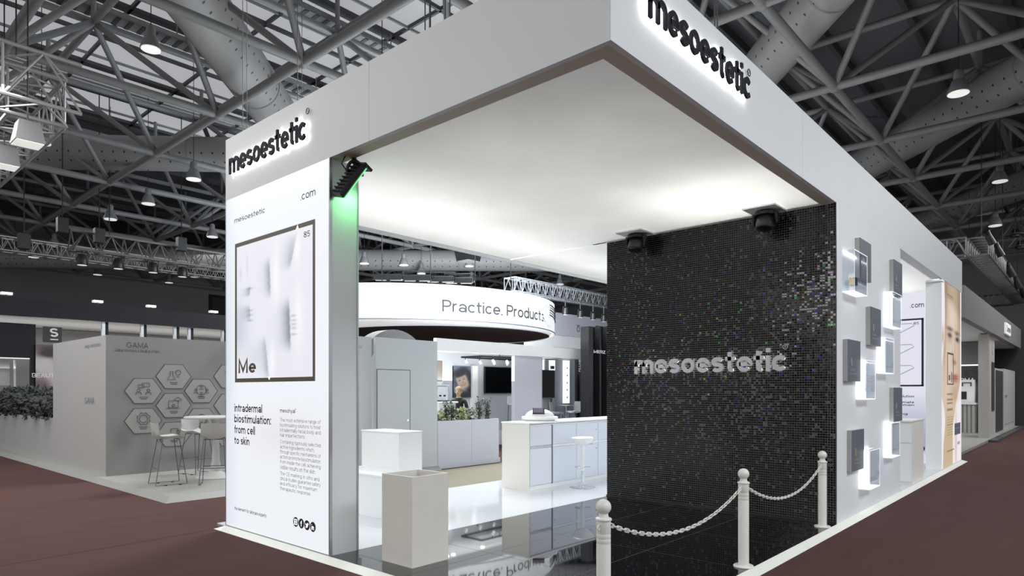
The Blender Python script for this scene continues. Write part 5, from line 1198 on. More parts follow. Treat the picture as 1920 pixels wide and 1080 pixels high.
# planters in the aisle with plants
pb2 = thing('planter_box', 'two-panel lilac white planter in front of the coffee counter', 'planter', (6.55, 8.1, 0))
for a, b in ((5.63, 6.62), (6.626, 7.5)): pbox('planter_panel', a, b, 7.925, 7.95, .1, 1.0, LIL, pb2)
pbox('planter_back', 5.63, 7.5, 8.3, 8.32, .1, 1.0, LIL, pb2); pbox('planter_plinth', 5.63, 7.52, 7.9, 8.32, 0, .1, LIL, pb2); pbox('planter_end', 7.48, 7.5, 7.95, 8.3, .1, 1.0, LIL, pb2); pbox('soil', 5.63, 7.48, 7.95, 8.3, .93, .985, mat('soil', 0), pb2)
LEAFG = mat('green_leaf', (70, 82, 66), .5, noise=.4, nscale=15); LEAFY = mat('yellow_green_leaf', (126, 130, 70), .5, noise=.35, nscale=15)
for u, hh, m_, lab, upq in ((838, .45, LEAFG, 'leafy upright plant in the planter at the left end', 1.), (826, .2, LEAFY, 'small yellow-green plant at the left end of the aisle planter', .3), (866, .28, LEAFY, 'low yellow-green plant in the middle of the aisle planter', .3), (880, .26, LEAFG, 'low green plant right of the yellow one', .3), (899, .5, LEAFG, 'tall leafy plant in the planter near the television', 1.), (914, .52, LEAFG, 'tallest leafy plant at the right end of the aisle planter', 1.), (848, .42, LEAFG, 'second upright plant beside the coffee counter', 1.)):
    p = py(u, 790, 8.12); shrub('plant', lab, (p[0], 8.12, .985), .22, .16, hh, 130, m_, 'plants in the aisle planter', .075, 8, 'plant', upq)
# coffee counter, machine, column, person
cc = thing('coffee_counter', 'white coffee counter behind the aisle planter', 'counter', (7.1, 9.2, 0)); YC = 9.2
X0, X1 = py(824, 700, YC)[0], py(856, 700, YC)[0]; zc = py(840, 753, YC)[2]
pbox('counter_body', X0, X1-.04, YC, YC+.6, 0.0, zc-.04, WHITE, cc); pbox('counter_top', X0, X1+.03, YC-.03, YC+.63, zc-.04, zc, WHITE, cc, .01)
cm = thing('coffee_machine', 'silver and white coffee machine on the white counter', 'coffee machine', (X0+.2, YC+.3, zc))
xa, xb = X0+.02, py(846, 700, YC)[0]; zm = py(836, 723, YC+.1)[2]
pbox('machine_body', xa, xb, YC+.12, YC+.5, zc, zm, ALU, cm, .02); pbox('front_panel', xa+.02, xb-.06, YC+.105, YC+.12, zc+.12, zm-.02, WHITE, cm); pbox('drip_tray', xa+.02, xb-.05, YC+.02, YC+.12, zc, zc+.03, DARKM, cm); pbox('cup_rail', xa, xb+.02, YC+.1, YC+.52, zm, zm+.012, CHROME, cm)
for k in range(2): MB().cyl((xa+.08+k*.14, YC+.06, zc+.14), (xa+.08+k*.14, YC+.12, zc+.14), .02, n=10).build('brew_spout', BLACKM, cm)
for k in range(5):
    cu = MB().lathe([(.025, 0), (.035, .07), (.036, .09), (.03, .088)], (xa+.05+k*.062, YC+.3, zm+.012), 12).build('coffee_cup', WHITE, None, smooth=True); tag(cu, ['white cup at the left end of the row on the coffee machine', 'second white cup from the left on the coffee machine', 'middle white cup on top of the coffee machine', 'second white cup from the right on the coffee machine', 'white cup at the right end of the row on the coffee machine'][k], 'cup', 'cups on the coffee machine')
cl_ = thing('stand_column', 'white column with a brown side above the coffee machine', 'column', (py(838, 700, 10.2)[0], 10.3, 0)); yrect('column_body', 10.2, 830.5, 848, 675, 870, .3, LIL, cl_); yrect('brown_side', 10.22, 819, 830.3, 676, 870, .26, mat('taupe_board', (150, 142, 132), .6), cl_)
# back wall, poster, television
YB = 11.6
bwk = yrect('booth_wall', YB, 818, 1022, 655, 870, .1, BLUEW); tag(bwk, 'pale rear wall of the coffee stand', 'wall')
BPO = thing('portrait_poster', 'poster of a smiling dark-haired woman on the pale rear wall', 'poster', (py(867, 700, YB)[0], YB, py(867, 745, YB)[2]))
def paint_woman(s, t):
    r = 1-t; c = np.zeros(s.shape+(3,))+np.array([104, 116, 138.]); c = mixc(c, (150, 166, 196), blob(s, r, .12, .2, .2, .15))
    x = (s-.42)*.65; y = r-.46; t_ = math.radians(22); fx = x*math.cos(t_)-y*math.sin(t_); fy = x*math.sin(t_)+y*math.cos(t_)
    E = lambda cx_, cy_, rx_, ry_, p=2.: np.exp(-(np.abs((fx-cx_)/rx_)**p+np.abs((fy-cy_)/ry_)**p))
    c = mixc(c, (44, 44, 52), np.clip((E(.03, -.14, .25, .26, 4)+E(.2, .15, .16, .4, 4))*1.4, 0, 1)); c = mixc(c, (60, 62, 70), sstep(.76, .86, r))
    c = mixc(c, (206, 188, 166), np.clip(E(0, .02, .175, .25, 4)*1.6, 0, 1)); c = mixc(c, (44, 44, 52), np.clip(E(.02, -.23, .2, .1, 3)*1.3, 0, 1))
    for sg in (-1, 1): c = mixc(c, (62, 50, 46), E(sg*.075, -.02, .042, .012)*.95); c = mixc(c, (70, 58, 54), E(sg*.078, -.065, .05, .008)*.8)
    c = mixc(c, (168, 140, 120), E(.012, .06, .022, .04)*.7); c = mixc(c, (150, 80, 78), E(0, .135, .075, .03)*.9); c = mixc(c, (244, 240, 234), E(0, .13, .055, .012)*.95)
    return c
X0p, X1p = py(848, 700, YB)[0], py(885.5, 700, YB)[0]; zp1, zp0 = py(867, 687, YB)[2], py(867, 745, YB)[2]
pbox('poster_board', X0p, X1p, YB-.05, YB-.01, zp0, zp1, NAVYB, BPO); print_panel('poster_print', (X0p, YB-.053, zp0), (X1p-X0p, 0, 0), (0, 0, zp1-zp0), 60, 90, paint_woman, PRINT, BPO)
wpn = yrect('white_pier', YB-.12, 886, 896, 686, 870, .11, WHITE); tag(wpn, 'narrow white pier right of the portrait poster', 'pier')
tv = thing('television', 'large black television on the pale rear wall', 'television', (py(937, 700, YB)[0], YB, py(937, 737, YB)[2]))
Xt0, Xt1 = py(906, 700, YB)[0], py(975, 700, YB)[0]; zt1, zt0 = py(930, 688.5, YB)[2], py(930, 737.5, YB)[2]
pbox('case', Xt0, Xt1, YB-.09, YB-.03, zt0, zt1, BLACKM, tv, .008); pbox('screen', Xt0+.02, Xt1-.02, YB-.094, YB-.09, zt0+.025, zt1-.02, mat('screen_black', (12, 13, 16), .12), tv); pbox('wall_bracket', (Xt0+Xt1)/2-.2, (Xt0+Xt1)/2+.2, YB-.03, YB-.0, (zt0+zt1)/2-.15, (zt0+zt1)/2+.15, DARKM, tv)
pan = thing('partition_panel', 'plain white free-standing panel in front of the television', 'partition', (py(990, 700, 9.9)[0], 9.9, 0)); yrect('panel', 9.9, 965, 1016, 668.5, 880, .12, LIL, pan); pbox('panel_edge', py(1016, 700, 9.9)[0], py(1016, 700, 9.9)[0]+.02, 9.9, 10.02, 0, py(990, 668.5, 9.9)[2], mat('taupe_board', 0), pan)
# white canopy over coffee stand
cv = thing('coffee_stand_canopy', 'white canopy band over the coffee stand under the ring sign', 'canopy', (12, 11.2, 3)); Yc = 9.7
z1, z0 = py(900, 640, Yc)[2], py(900, 662, Yc)[2]
pbox('front_band', py(818, 700, Yc)[0], py(1150, 700, Yc)[0], Yc, Yc+.1, z0, z1, WHITE, cv); pbox('roof_board', py(818, 700, Yc)[0], py(1150, 700, Yc)[0], Yc+.1, YB+.1, z0+.1, z0+.16, WHITE, cv)
for i, u in enumerate((838, 850, 905)):
    x = py(u, 700, Yc+.5)[0]; MB().lathe([(.06, 0), (.06, .01)], (x, Yc+.5, z0+.09), 14).build('downlight', mat('downlight', (255, 255, 250), .4, emit=8.), cv)
trk = thing('track_light', 'black track frame with small spotlights above the television', 'track light', (py(930, 700, 10.8)[0], 10.8, py(930, 674, 10.8)[2])); zt_r = py(930, 673, 10.8)[2]
xa, xb = py(884, 700, 10.8)[0], py(985, 700, 10.8)[0]
for y in (10.4, 11.2): pbox('track_rail', xa, xb, y-.02, y+.02, zt_r, zt_r+.05, BLACKM, trk)
for x in (xa, xb): pbox('track_rail', x-.02, x+.02, 10.4, 11.2, zt_r, zt_r+.05, BLACKM, trk)
for k in range(8): x = xa+(xb-xa)*(k+.5)/8; y = 10.4 if k % 2 else 11.2; MB().cyl((x, y, zt_r), (x, y, zt_r-.06), .012, n=6).build('spot_stem', BLACKM, trk); MB().cyl((x, y, zt_r-.05), (x+.03, y-.04, zt_r-.15), .035, .045, n=10).build('spot_head', WHITE, trk, smooth=True)
MB().cyl(((xa+xb)/2, 10.8, zt_r+.05), ((xa+xb)/2, 10.8, z0+.1), .012, n=6).build('drop_rod', BLACKM, trk)
# grey wall with white light column, black slat stand
gwl = yrect('booth_wall', 12.6, 1040, 1150, 655, 860, .12, mat('blue_grey_wall', (128, 134, 142), .6)); tag(gwl, 'blue grey booth wall behind the white chairs', 'wall')
lc = thing('light_column', 'narrow white light column on the blue grey wall', 'light box', (py(1063, 700, 12.4)[0], 12.4, .1)); yrect('lit_face', 12.4, 1059, 1068, 676, 756, .1, mat('lit_white', (248, 250, 252), .5, emit=.8), lc)
for v in (690, 704, 718, 731, 745): p = py(1063.5, v, 12.4); pbox('product_print', p[0]-.03, p[0]+.03, 12.395, 12.4, p[2]-.03, p[2]+.03, INK2, lc)
scp = thing('display_cabinet', 'dark display cabinet with white niches right of the white panel', 'cabinet', (py(1028, 700, 11.2)[0], 11.2, 0)); yrect('dark_body', 11.2, 1017, 1040, 694, 746, .3, mat('charcoal_board', (52, 55, 58), .5), scp); yrect('lower_body', 11.25, 1019, 1032, 748, 800, .25, BLUEW, scp); yrect('niche_board', 11.25, 1017, 1041, 675, 694, .2, mat('lit_white', 0), scp); yrect('shelf', 11.15, 1017, 1034, 745.5, 747.5, .3, ALU, scp); yrect('niche_divider', 11.2, 1022, 1029, 675, 694, .04, BLUEW, scp); p = py(1035.5, 689, 11.2); pbox('small_box', p[0]-.05, p[0]+.05, 11.15, 11.24, p[2]-.05, p[2]+.05, DARKM, scp)
# white shell chairs and a table
def shell_chair(lab, loc, rot):
    c = thing('shell_chair', lab, 'chair', (0, 0, 0), 'white shell chairs by the blue grey wall'); prof_ = [(.22, .44), (.1, .45), (-.1, .44), (-.2, .48), (-.24, .62), (-.27, .84)]; V = []; F = []; n_ = len(prof_)
    for i, (x, z) in enumerate(prof_):
        for j in range(5): q = -1+2*j/4; V.append((x+(.06*q*q if i > 3 else 0), q*.23, z+(.05*q*q if i <= 3 else 0)))
    for i in range(n_-1):
        for j in range(4): F.append((i*5+j, i*5+j+1, i*5+j+6, i*5+j+5))
    sh = MB().add(V, F).build('seat_shell', WHITE, c, smooth=True); sm = sh.modifiers.new('s', 'SOLIDIFY'); sm.thickness = .018
    for a, b in ((.16, .16), (.16, -.16), (-.16, .16), (-.16, -.16)): MB().cyl((a, b, .43), (a*1.35, b*1.35, 0), .011, n=6).build('leg', CHROME, c)
    c.location = loc; c.rotation_euler = (0, 0, rot)
p = py(1044, 778, 11.0); shell_chair('white shell chair left of the small table', (p[0], 11.0, .42), math.radians(-60)); p2 = py(1078, 778, 11.2); shell_chair('white shell chair right of the small table', (p2[0], 11.2, .42), math.radians(170))
stg = pbox('raised_floor', p[0]-2.5, p2[0]+3, 10.3, 12.6, 0, .42, BLUEW); tag(stg, 'pale raised floor under the white chairs', 'platform')
tbl = thing('side_table', 'small chrome pedestal table between the white shell chairs', 'table', ((p[0]+p2[0])/2, 11.1, .42)); MB().lathe([(.2, 0), (.2, .01), (.03, .03), (.025, .68), (.05, .7)], ((p[0]+p2[0])/2, 11.1, .42), 18).build('pedestal', CHROME, tbl, smooth=True); MB().lathe([(.32, .7), (.32, .72), (.01, .72)], ((p[0]+p2[0])/2, 11.1, .42), 24).build('table_top', ALU, tbl, smooth=True)
hc = thing('high_chair', 'white high chair with thin wire legs left of the white panel', 'chair', (py(957, 760, 10.55)[0], 10.55, 0)); q = hc.location.copy(); zq = py(957, 748, 10.55)[2]
pbox('backrest', q.x-.13, q.x+.13, 10.53, 10.56, py(957, 757, 10.55)[2], py(957, 743, 10.55)[2], WHITE, hc, .01); pbox('seat', q.x-.1, q.x+.26, 10.25, 10.55, py(957, 759, 10.55)[2], py(957, 757, 10.55)[2], WHITE, hc, .005)
for dx, dy in ((-.1, 10.53), (.24, 10.53), (-.1, 10.27), (.24, 10.27)): MB().cyl((q.x+dx, dy, py(957, 759, 10.55)[2]), (q.x+dx*1.3-.06, dy, 0), .01, n=6).build('leg', DARKM, hc)
bs = thing('black_slat_stand', 'black stand wall of upright slats with white lettering', 'stand wall', (py(1125, 700, 9.0)[0], 9.0, 0)); SLAT = mat('black_slat', (34, 35, 39), .35)
zs1 = py(1110, 612, 9.0)[2]
pbox('slat_backing', py(1106, 700, 9.3)[0], py(1175, 700, 9.3)[0], 9.3, 9.36, 0, zs1-.05, mat('slat_dark', (12, 12, 14), .4), bs)
for k, (u0, u1) in enumerate(((1104, 1112), (1124.5, 1127), (1140, 1143), (1155, 1158))): yrect('slat', 9.0, u0, u1, 612, 900, .3, SLAT, bs)
ym = 9.02; pbox('sign_board', py(1112.2, 700, ym)[0], py(1124, 700, ym)[0], 9.2, 9.24, 0, py(1118, 614, 9.2)[2], mat('slat_dark', 0), bs); pbox('sign_board', py(1127.3, 700, ym)[0], py(1139.8, 700, ym)[0], 9.2, 9.24, 0, py(1130, 612, 9.2)[2], mat('slat_dark', 0), bs)
a = py(1113, 662, 8.98); text_fit('lettering', 'MERZ', (a[0], 8.98, a[2]), (1, 0, 0), (0, 0, 1), py(1135.5, 662, 8.98)[0]-a[0], py(1113, 655, 8.98)[2]-a[2], WHITE, bs, offset=.02)
fm = thing('black_arch_stand', 'black stand wall with upright white lettering and an arch', 'stand wall', (py(1095, 700, 11.6)[0], 11.6, .42)); yrect('black_board', 11.6, 1082, 1106, 663, 812, .1, SLAT, fm); yrect('black_door', 11.5, 1089, 1106, 704, 790, .08, SLAT, fm); p = py(1090, 697, 11.57)
text_fit('lettering', 'FILLMED', (py(1088.5, 697, 11.58)[0], 11.58, py(1088, 697, 11.58)[2]), (0, 0, 1), (-1, 0, 0), py(1088, 669, 11.58)[2]-py(1088, 697, 11.58)[2], py(1088.5, 700, 11.58)[0]-py(1084.5, 700, 11.58)[0], WHITE, fm, offset=.02)
MB().tube([(py(1106, 700, 11.55)[0]-.42*math.sin(a), 11.55, py(1100, 703, 11.55)[2]+.62*math.cos(a)) for a in np.linspace(0, math.pi/2, 10)], .02, 6).build('arch_line', GAPM, fm)
# large lilac fascia with lettering at right of the ring
tf = thing('lilac_fascia', 'lilac white fascia with grey lettering right of the ring sign', 'canopy', (py(1090, 600, 23.2)[0], 23.2, 3)); Yf = 23.2
zb0, zb1 = py(1100, 634, Yf)[2], py(1100, 594, Yf)[2]
pbox('fascia_board', py(1000, 700, Yf)[0], py(1175, 700, Yf)[0], Yf, Yf+.12, zb0, zb1, LIL, tf); pbox('lower_band', py(985, 700, Yf)[0], py(1175, 700, Yf)[0], Yf+.02, Yf+.12, py(1100, 657, Yf)[2], zb0-.01, WHITE, tf)
for u in (1010, 1095, 1160): MB().cyl((py(u, 700, Yf)[0], Yf+.06, zb1), (py(u, 700, Yf)[0], Yf+.06, RZ), .012, n=5).build('suspension_cable', DARKM, tf)
a = py(1089, 622, Yf-.01); text_fit('lettering', 'TECHNO', (a[0], Yf-.01, a[2]), (1, 0, 0), (0, 0, 1), py(1130, 622, Yf)[0]-a[0], py(1089, 611.5, Yf)[2]-a[2], INK2, tf, offset=.02)
a = py(1084, 617, Yf-.01); k_ = depth(a)/FPX*4.
MB().tube([(a[0]+k_*math.cos(t_), Yf-.01, a[2]+k_*1.2*math.sin(t_)) for t_ in np.linspace(0, 6.283, 16, endpoint=False)], .03, 5, True).build('emblem_ring', GAPM, tf); pbox('emblem_bar', a[0]-k_*1.2, a[0]+k_*1.2, Yf-.03, Yf-.003, a[2]+k_*1.5, a[2]+k_*1.8, GAPM, tf)

# ---- ring sign
RC = CAM+RGT*(-4.0)+FWD*24.9; RR = 5.6; zR0, zR1 = 3.72, 4.81
rg_ = thing('ring_sign', 'huge glowing white ring sign hanging over the neighbouring stands', 'sign', (RC[0], RC[1], zR0))
def rpt(th, z, r=RR): return np.array([RC[0]+r*math.cos(th), RC[1]+r*math.sin(th), z])
N_ = 120
RINGL = mat('ring_light', (120, 122, 123), .6, emit=.82, ecol=(243, 247, 249))
rbm = MB(); V = []; F = []
for i in range(N_):
    th = 2*math.pi*i/N_; V += [rpt(th, zR0), rpt(th, zR1), rpt(th, zR1, RR-.08), rpt(th, zR0, RR-.08)]
for i in range(N_):
    a, b = i*4, ((i+1) % N_)*4
    for k in range(4): F.append((a+k, b+k, b+(k+1) % 4, a+(k+1) % 4))
rbm.add(V, F).build('ring_band', RINGL, rg_, smooth=True)
cb_ = RC+RGT*1.1+FWD*.75
MB().lathe([(RR-1.25, 0), (RR-1.25, .02)], (cb_[0], cb_[1], zR0-.0), 72).build('underside', mat('ring_underside', (30, 33, 36), .6), rg_); MB().lathe([(RR-.1, .03), (RR-.1, .05)], (RC[0], RC[1], zR0), 72).build('underside_rim', mat('ring_rim', (235, 238, 240), .5, emit=.5), rg_)
pts_ = MB().tube([rpt(2*math.pi*i/120, zR0+.03, RR+.005) for i in range(120)], .02, 5, True).build('edge_line', GAPM, rg_)  # thin grey line round the foot of the band
def ring_theta(u):
    d = ray(u, HY); d = d/np.linalg.norm(d); oc = (CAM-RC)[:2]; dd = d[:2]; b = oc @ dd; c = oc @ oc-RR*RR; t_ = -b-math.sqrt(max(b*b-c, 0)); p = CAM[:2]+dd*t_-RC[:2]; return math.atan2(p[1], p[0])
t0, t1 = ring_theta(829), ring_theta(1021)
txt = 'Practice. Products.'; V_, _ = text_mesh(txt, 0, .008); W_ = V_[:, 0].max(); dth = ((t1-t0+math.pi) % (2*math.pi)-math.pi)
hh = .46; zmid = 4.14; RINK = mat('ring_letter', (50, 53, 60), .6)
for i, c_ in enumerate(txt):
    if c_ == ' ': continue
    V_, F_ = text_mesh(c_, 0, .008); ax_ = advance(txt[:i], .008); P_ = []
    for p in V_: th = t0+dth*(p[0]+ax_)/W_; P_.append(rpt(th, zmid-.14+p[1]*hh/.73*.62*1.25, RR+.02))
    MB().add(P_, F_).build('letter', RINK, rg_)
for k in range(5):
    z = zR1-.16-k*.09; th0, th1 = ring_theta(1030), ring_theta(1040); MB().tube([rpt(th0+((th1-th0+math.pi) % 6.2832-math.pi)*q, z-.12*q*q, RR+.02) for q in np.linspace(0, 1, 8)], .014 if k % 2 else .022, 5).build('wave_stripe', RINK, rg_)
leaf = []
LEAFP = mat('leaf_print', (196, 200, 202), .5, emit=.4)
for k in range(4):
    tA, tB = ring_theta(1026+k*2), ring_theta(1012+k*5); MB().tube([rpt(tA+((tB-tA+math.pi) % 6.2832-math.pi)*math.sin(q*math.pi)*.9, zR1-.12-q*.85, RR+.02) for q in np.linspace(0, 1, 14)], .018, 5).build('leaf_stripe', LEAFP, rg_)
for k in range(4):
    th = t0+dth*(k*.33-.4); p = rpt(th, zR1, RR-.2); MB().cyl(p, (p[0], p[1], RZ), .015, n=5).build('suspension_cable', DARKM, rg_)
for k, u in enumerate((725, 785, 832, 870)):
    q = rpt(ring_theta(u), zR1+.05, RR-.4); m = thing('wash_light', ['black wash light on top of the ring, leftmost', 'black wash light on top of the ring, second from the left', 'black wash light on top of the ring, third from the left', 'black wash light on top of the ring, rightmost'][k], 'stage light', q, 'black wash lights on the ring sign')
    d = Vector((RGT[0], RGT[1], 0)); M_ = Matrix((( *d, 0), (*Vector((FWD[0], FWD[1], 0)), 0), (0, 0, 1, 0), (0, 0, 0, 1))).transposed(); M_.translation = Vector(q)
    MB(M_).bevbox(-.42, .42, -.12, .12, .08, .26, .03).build('lamp_bar', BLACKM, m); MB(M_).box(-.05, .05, -.05, .05, -.1, .08).build('foot', BLACKM, m); MB(M_).tube([(-.45, 0, .1), (-.45, 0, .38), (.45, 0, .38), (.45, 0, .1)], .02, 6).build('bracket', DARKM, m)
a = py(955, 546, 17); b = py(1160, 585, 17)
truss((a[0], 17, a[2]), (b[0]+2, 17, a[2]), .6, 'light truss above the right end of the ring sign', r=.03, mat_=mat('truss_grey', (78, 80, 82), .5, .2))
for k, u in enumerate((1060, 1088, 1112, 1132)): stage_lamp(u, 590+(u-1060)*.18, 16.7, ['small lit stage light right of the ring sign, first', 'small lit stage light right of the ring sign, second', 'small lit stage light right of the ring sign, third', 'small lit stage light next to the shimmer wall edge'][k], .14, True, 'stage lights beside the ring sign')
ld = thing('line_array', 'black loudspeaker hanging just under the canopy edge', 'loudspeaker', pd(878, 490, 24)); q = pd(878, 490, 24)
MB().add([(q[0]+a*k, q[1]+b*k, q[2]+z) for z, k in ((0, .3), (.9, .45)) for a, b in ((-1, -1), (1, -1), (1, 1), (-1, 1))], [(3, 2, 1, 0), (4, 5, 6, 7), (0, 1, 5, 4), (1, 2, 6, 5), (2, 3, 7, 6), (3, 0, 4, 7)]).build('cabinet', BLACKM, ld); cable((q[0], q[1], q[2]+.9), 9.7, ld)

# ---- person at the coffee counter
def person(x, y, z, face_dir, lab):
    me = bpy.data.meshes.new('person'); V = []; E = []; R = []
    def v(p, r, a=None):
        V.append(p); R.append(r)
        if a is not None: E.append((a, len(V)-1))
        return len(V)-1
    pel = v((0, 0, .95), (.15, .115)); wa = v((.0, 0, 1.1), (.135, .1), pel); chst = v((.02, 0, 1.27), (.16, .11), wa); sh = v((.03, 0, 1.40), (.1, .075), chst); nk = v((.05, 0, 1.48), (.05, .05), sh); hd0 = v((.075, 0, 1.54), (.06, .065), nk); hd1 = v((.09, 0, 1.60), (.076, .09), hd0); hd2 = v((.085, 0, 1.66), (.07, .085), hd1); v((.08, 0, 1.70), (.04, .05), hd2)
    for sg in (-1, 1):
        s_ = v((.03, sg*.17, 1.38), (.058, .058), sh); e_ = v((.05, sg*.24, 1.12), (.043, .043), s_); w_ = v((.25, sg*.17, 1.08), (.03, .03), e_); h_ = v((.31, sg*.155, 1.08), (.034, .02), w_)
        for k in range(4): f1 = v((.355, sg*(.14+.012*k), 1.085+.004*k), (.009, .009), h_); v((.385, sg*(.138+.012*k), 1.07), (.008, .008), f1)
        tb2 = v((.32, sg*.125, 1.09), (.01, .01), h_); v((.345, sg*.115, 1.085), (.008, .008), tb2)
        t_ = v((0, sg*.09, .88), (.095, .1), pel); k_ = v((.015, sg*.1, .5), (.062, .066), t_); a_ = v((-.01, sg*.1, .1), (.04, .042), k_); v((.13, sg*.11, .04), (.04, .03), a_)
    me.from_pydata(V, E, []); o = bpy.data.objects.new('person', me); COL.objects.link(o)
    sk_ = o.modifiers.new('skin', 'SKIN'); sk_.use_smooth_shade = True
    for i, r in enumerate(R): me.skin_vertices[0].data[i].radius = r
    me.skin_vertices[0].data[0].use_root = True
    o.modifiers.new('sub', 'SUBSURF').levels = 1; o.modifiers['sub'].render_levels = 1
    dg = bpy.context.evaluated_depsgraph_get(); dg.update(); m2 = bpy.data.meshes.new_from_object(o.evaluated_get(dg))
    bpy.data.objects.remove(o); o = bpy.data.objects.new('person', m2); COL.objects.link(o); m2.name = 'person'
    m2.materials.clear(); m2.materials.append(mat('black_cloth', (26, 27, 30), .8)); m2.materials.append(mat('skin', (206, 176, 152), .55))
    for p in m2.polygons:
        c = p.center; p.use_smooth = True; p.material_index = 1 if (c.z > 1.465 or (c.x > .26 and c.z > 1.0)) else 0
    o.location = (x, y, z); o.rotation_euler = (0, 0, face_dir); tag(o, lab, 'person')
    def child(name, mb, m): 
        k = mb.build(name, m, None, smooth=True, origin=(0, 0, 0)); k.parent = o; return k
    HAIR = mat('blond_hair', (150, 134, 104), .6, noise=.2, nscale=40)
    hm = MB(); hm.sphere((.055, 0, 1.665), .105, 20, (1.0, .9, .9)); hm.sphere((-.04, 0, 1.60), .06, 14, (.8, .9, 1.1)); child('hair', hm, HAIR)
    for sg in (-1, 1): child('eye', MB().sphere((.168, sg*.032, 1.625), .011, 10), mat('eye_dark', (40, 36, 34), .3)); child('ear', MB().sphere((.08, sg*.088, 1.61), .026, 10, (.7, .4, 1.1)), mat('skin', 0))
    child('nose', MB().sphere((.18, 0, 1.60), .016, 10, (1.1, .8, 1.3)), mat('skin', 0)); child('mouth', MB().sphere((.163, 0, 1.565), .016, 10, (.6, 1.5, .4)), mat('lip', (160, 92, 86), .5))
    return o
p = pz(861, 731, 1.66); pp = pd(861, 731, 16.6)
person(pp[0], pp[1], -.008, math.radians(-150), 'person in black clothes bending over the white coffee counter')

# ================================================================== RIGHT NEIGHBOUR STAND
rn = thing('grey_stand', 'grey neighbouring stand with deep fascia beyond the portrait column', 'stand', (24, 2, 0)); YR = .3; GRF = mat('grey_fascia', (122, 122, 123), .6, noise=.03)
zr1, zr0 = 4.33, 3.5
pbox('fascia', 16.6, 33.2, YR-.1, YR, zr0, zr1, GRF, rn); pbox('fascia_return', 33.1, 33.2, YR+.12, 8, zr0, zr1, GRF, rn); pbox('stand_ceiling', 16.6, 33.1, YR+.12, 8, zr0+.03, zr0+.08, mat('pale_soffit', (196, 196, 195), .6), rn)
pbox('platform', 16.6, 33.2, YR-.05, 8, 0, .07, GREYF, rn); pbox('rear_wall', 16.6, 33.1, 7.9, 8, .07, zr0, mat('dark_grey_board', (100, 100, 101), .7, noise=.1, nscale=1), rn)
pbox('sign_plate', 26.2, 27.9, YR-.16, YR-.102, zr0+.22, zr0+.62, mat('lit_sign', (225, 225, 222), .5, emit=.4), rn); text_fit('lettering', 'Camere', (26.35, YR-.165, zr0+.3), (1, 0, 0), (0, 0, 1), 1.4, .24, INK, rn, offset=.02)
WOODG = mat('grey_wood', (178, 175, 170), .6, noise=.14, nscale=3)
for o_ in (WOODG,):
    nt = o_.node_tree; n = [x for x in nt.nodes if x.type == 'TEX_NOISE'][0]; tc = [x for x in nt.nodes if x.type == 'TEX_COORD'][0]; mp = nt.nodes.new('ShaderNodeMapping'); mp.inputs['Scale'].default_value = (4, 4, .3); nt.links.new(tc.outputs['Object'], mp.inputs[0]); nt.links.new(mp.outputs[0], n.inputs['Vector'])
wc = thing('wood_column', 'grey wood clad column under the grey stand fascia', 'column', (22.9, .8, .07)); cX0, cY0 = 23.06, .33
pbox('column_body', cX0, cX0+1.5, cY0, cY0+.3, .07, zr0, WOODG, wc); pbox('dark_panel', cX0+.6, cX0+1.3, cY0-.02, cY0, .95, 2.6, mat('charcoal_board', 0), wc); pbox('logo_plate', cX0+.75, cX0+1.1, cY0-.012, cY0, 2.9, 3.2, PALE, wc)
XR = 27.0
pbox('inner_wall', XR+.1, XR+.2, .95, 7.9, .07, zr0, mat('dark_grey_board', 0), rn)
bcn = thing('bar_counter', 'pale counter with vertical ribs inside the grey stand', 'counter', (26.3, 2.6, .07))
pbox('counter_core', 26.05, 26.6, 1.05, 4.2, .07, 1.12, PALE, bcn)
for k in range(24): pbox('rib', 26.0, 26.05, 1.06+k*.13, 1.06+k*.13+.08, .07, 1.1, PALE, bcn)
pbox('counter_top', 25.97, 26.65, 1.02, 4.25, 1.12, 1.18, WHITE, bcn)
cab = thing('wall_cabinet', 'white shelf cabinet with a dark niche above the ribbed counter', 'cabinet', (26.85, 2, 1.25)); pbox('cabinet_body', 26.75, XR+.09, 1.15, 4.0, 1.18, 2.05, WHITE, cab); pbox('dark_niche', 26.74, 26.75, 1.4, 3.6, 1.3, 1.6, DARKM, cab)
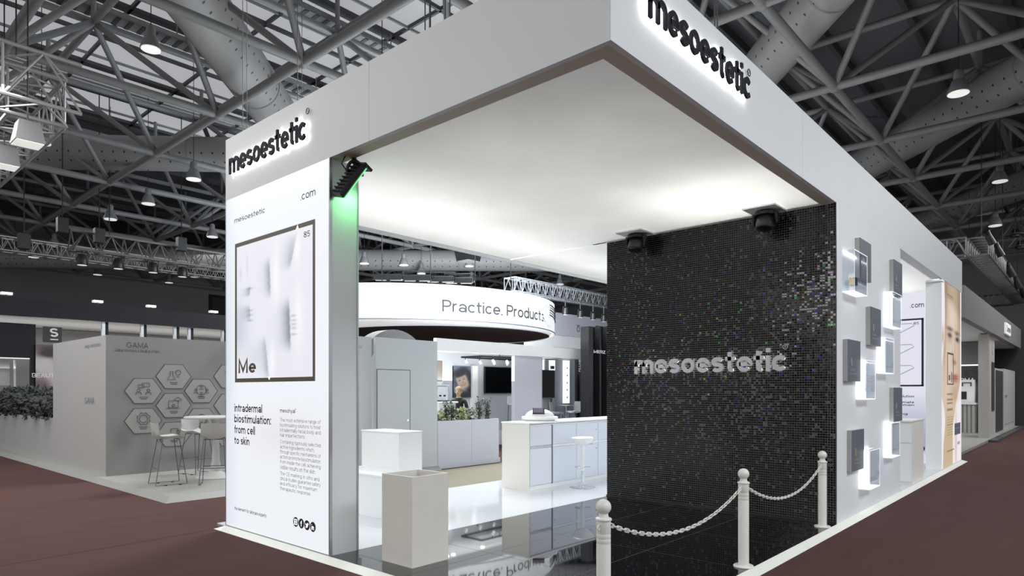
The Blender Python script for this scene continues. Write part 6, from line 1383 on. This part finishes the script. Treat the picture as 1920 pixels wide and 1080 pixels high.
for (a, b, c_, d_) in ((1.25, 1.55, 1.92, 1.95), (1.25, 1.28, 1.8, 1.92), (1.52, 1.55, 1.8, 1.92)): pbox('handle_bar', 26.72, 26.75, a, b, c_, d_, DARKM, cab)
sg_ = thing('picture_sign', 'dark leafy picture with white lettering inside the grey stand', 'sign', (XR, 2.5, 2.06)); ztp = px(1818, 686, XR)[2]
pbox('picture_board', XR-.02, XR+.09, 1.0, 4.5, 2.06, ztp, mat('dark_leaf_picture', (52, 54, 52), .6, noise=.7, nscale=4), sg_); pbox('light_bar', XR-.1, XR-.02, 1.0, 4.5, ztp, ztp+.05, mat('strip_light', 0), sg_)
q = px(1827.5, 716, XR); q0 = px(1785, 716, XR); text_fit('lettering', 'DERMA', (XR-.025, q0[1], q[2]), (0, -1, 0), (0, 0, 1), q0[1]-q[1], px(1827, 707.5, XR)[2]-q[2], WHITE, sg_, offset=.03)
pn2 = thing('leafy_panel', 'dark marbled panel in a pale frame right of the wood column', 'panel', (28, .9, .07)); a = py(1866, 700, .42)[0]; b = py(1881, 700, .42)[0]
pbox('panel_frame', a, b, .42, .5, .07, 2.45, PALE, pn2); pbox('panel_sheet', a+.1, b-.25, .405, .42, .12, 2.38, mat('dark_leaf_picture', 0), pn2)
wcb = thing('tall_cabinet', 'tall pale cabinet at the right end of the grey stand', 'cabinet', (30, .9, .07)); a = py(1882, 700, .42)[0]; b = py(1903, 700, .42)[0]; pbox('cabinet_body', a, b, .42, .9, .07, 2.5, mat('pale_cabinet', (186, 186, 184), .5), wcb); pbox('door_panel', a+.2, b-.3, .405, .42, .3, 2.3, mat('pale_cabinet', 0), wcb); pbox('handle', a+.4, a+.9, .38, .405, 1.4, 1.45, GAPM, wcb)
kb = thing('marble_kerb', 'dark marbled kerb along the edge of the grey stand', 'kerb', (24, .2, 0)); 
for k in range(8): pbox('kerb_stone', 22+k*2.2, 22+k*2.2+2.17, .02, .25, 0, .075, mat('dark_marble', (70, 70, 70), .4, noise=.7, nscale=3), kb)
fw2 = pbox('dark_partition', 33.4, 33.6, -.1, 6, 0, 4.6, mat('black_board', (44, 44, 46), .7)); tag(fw2, 'dark partition at the right picture edge', 'wall')
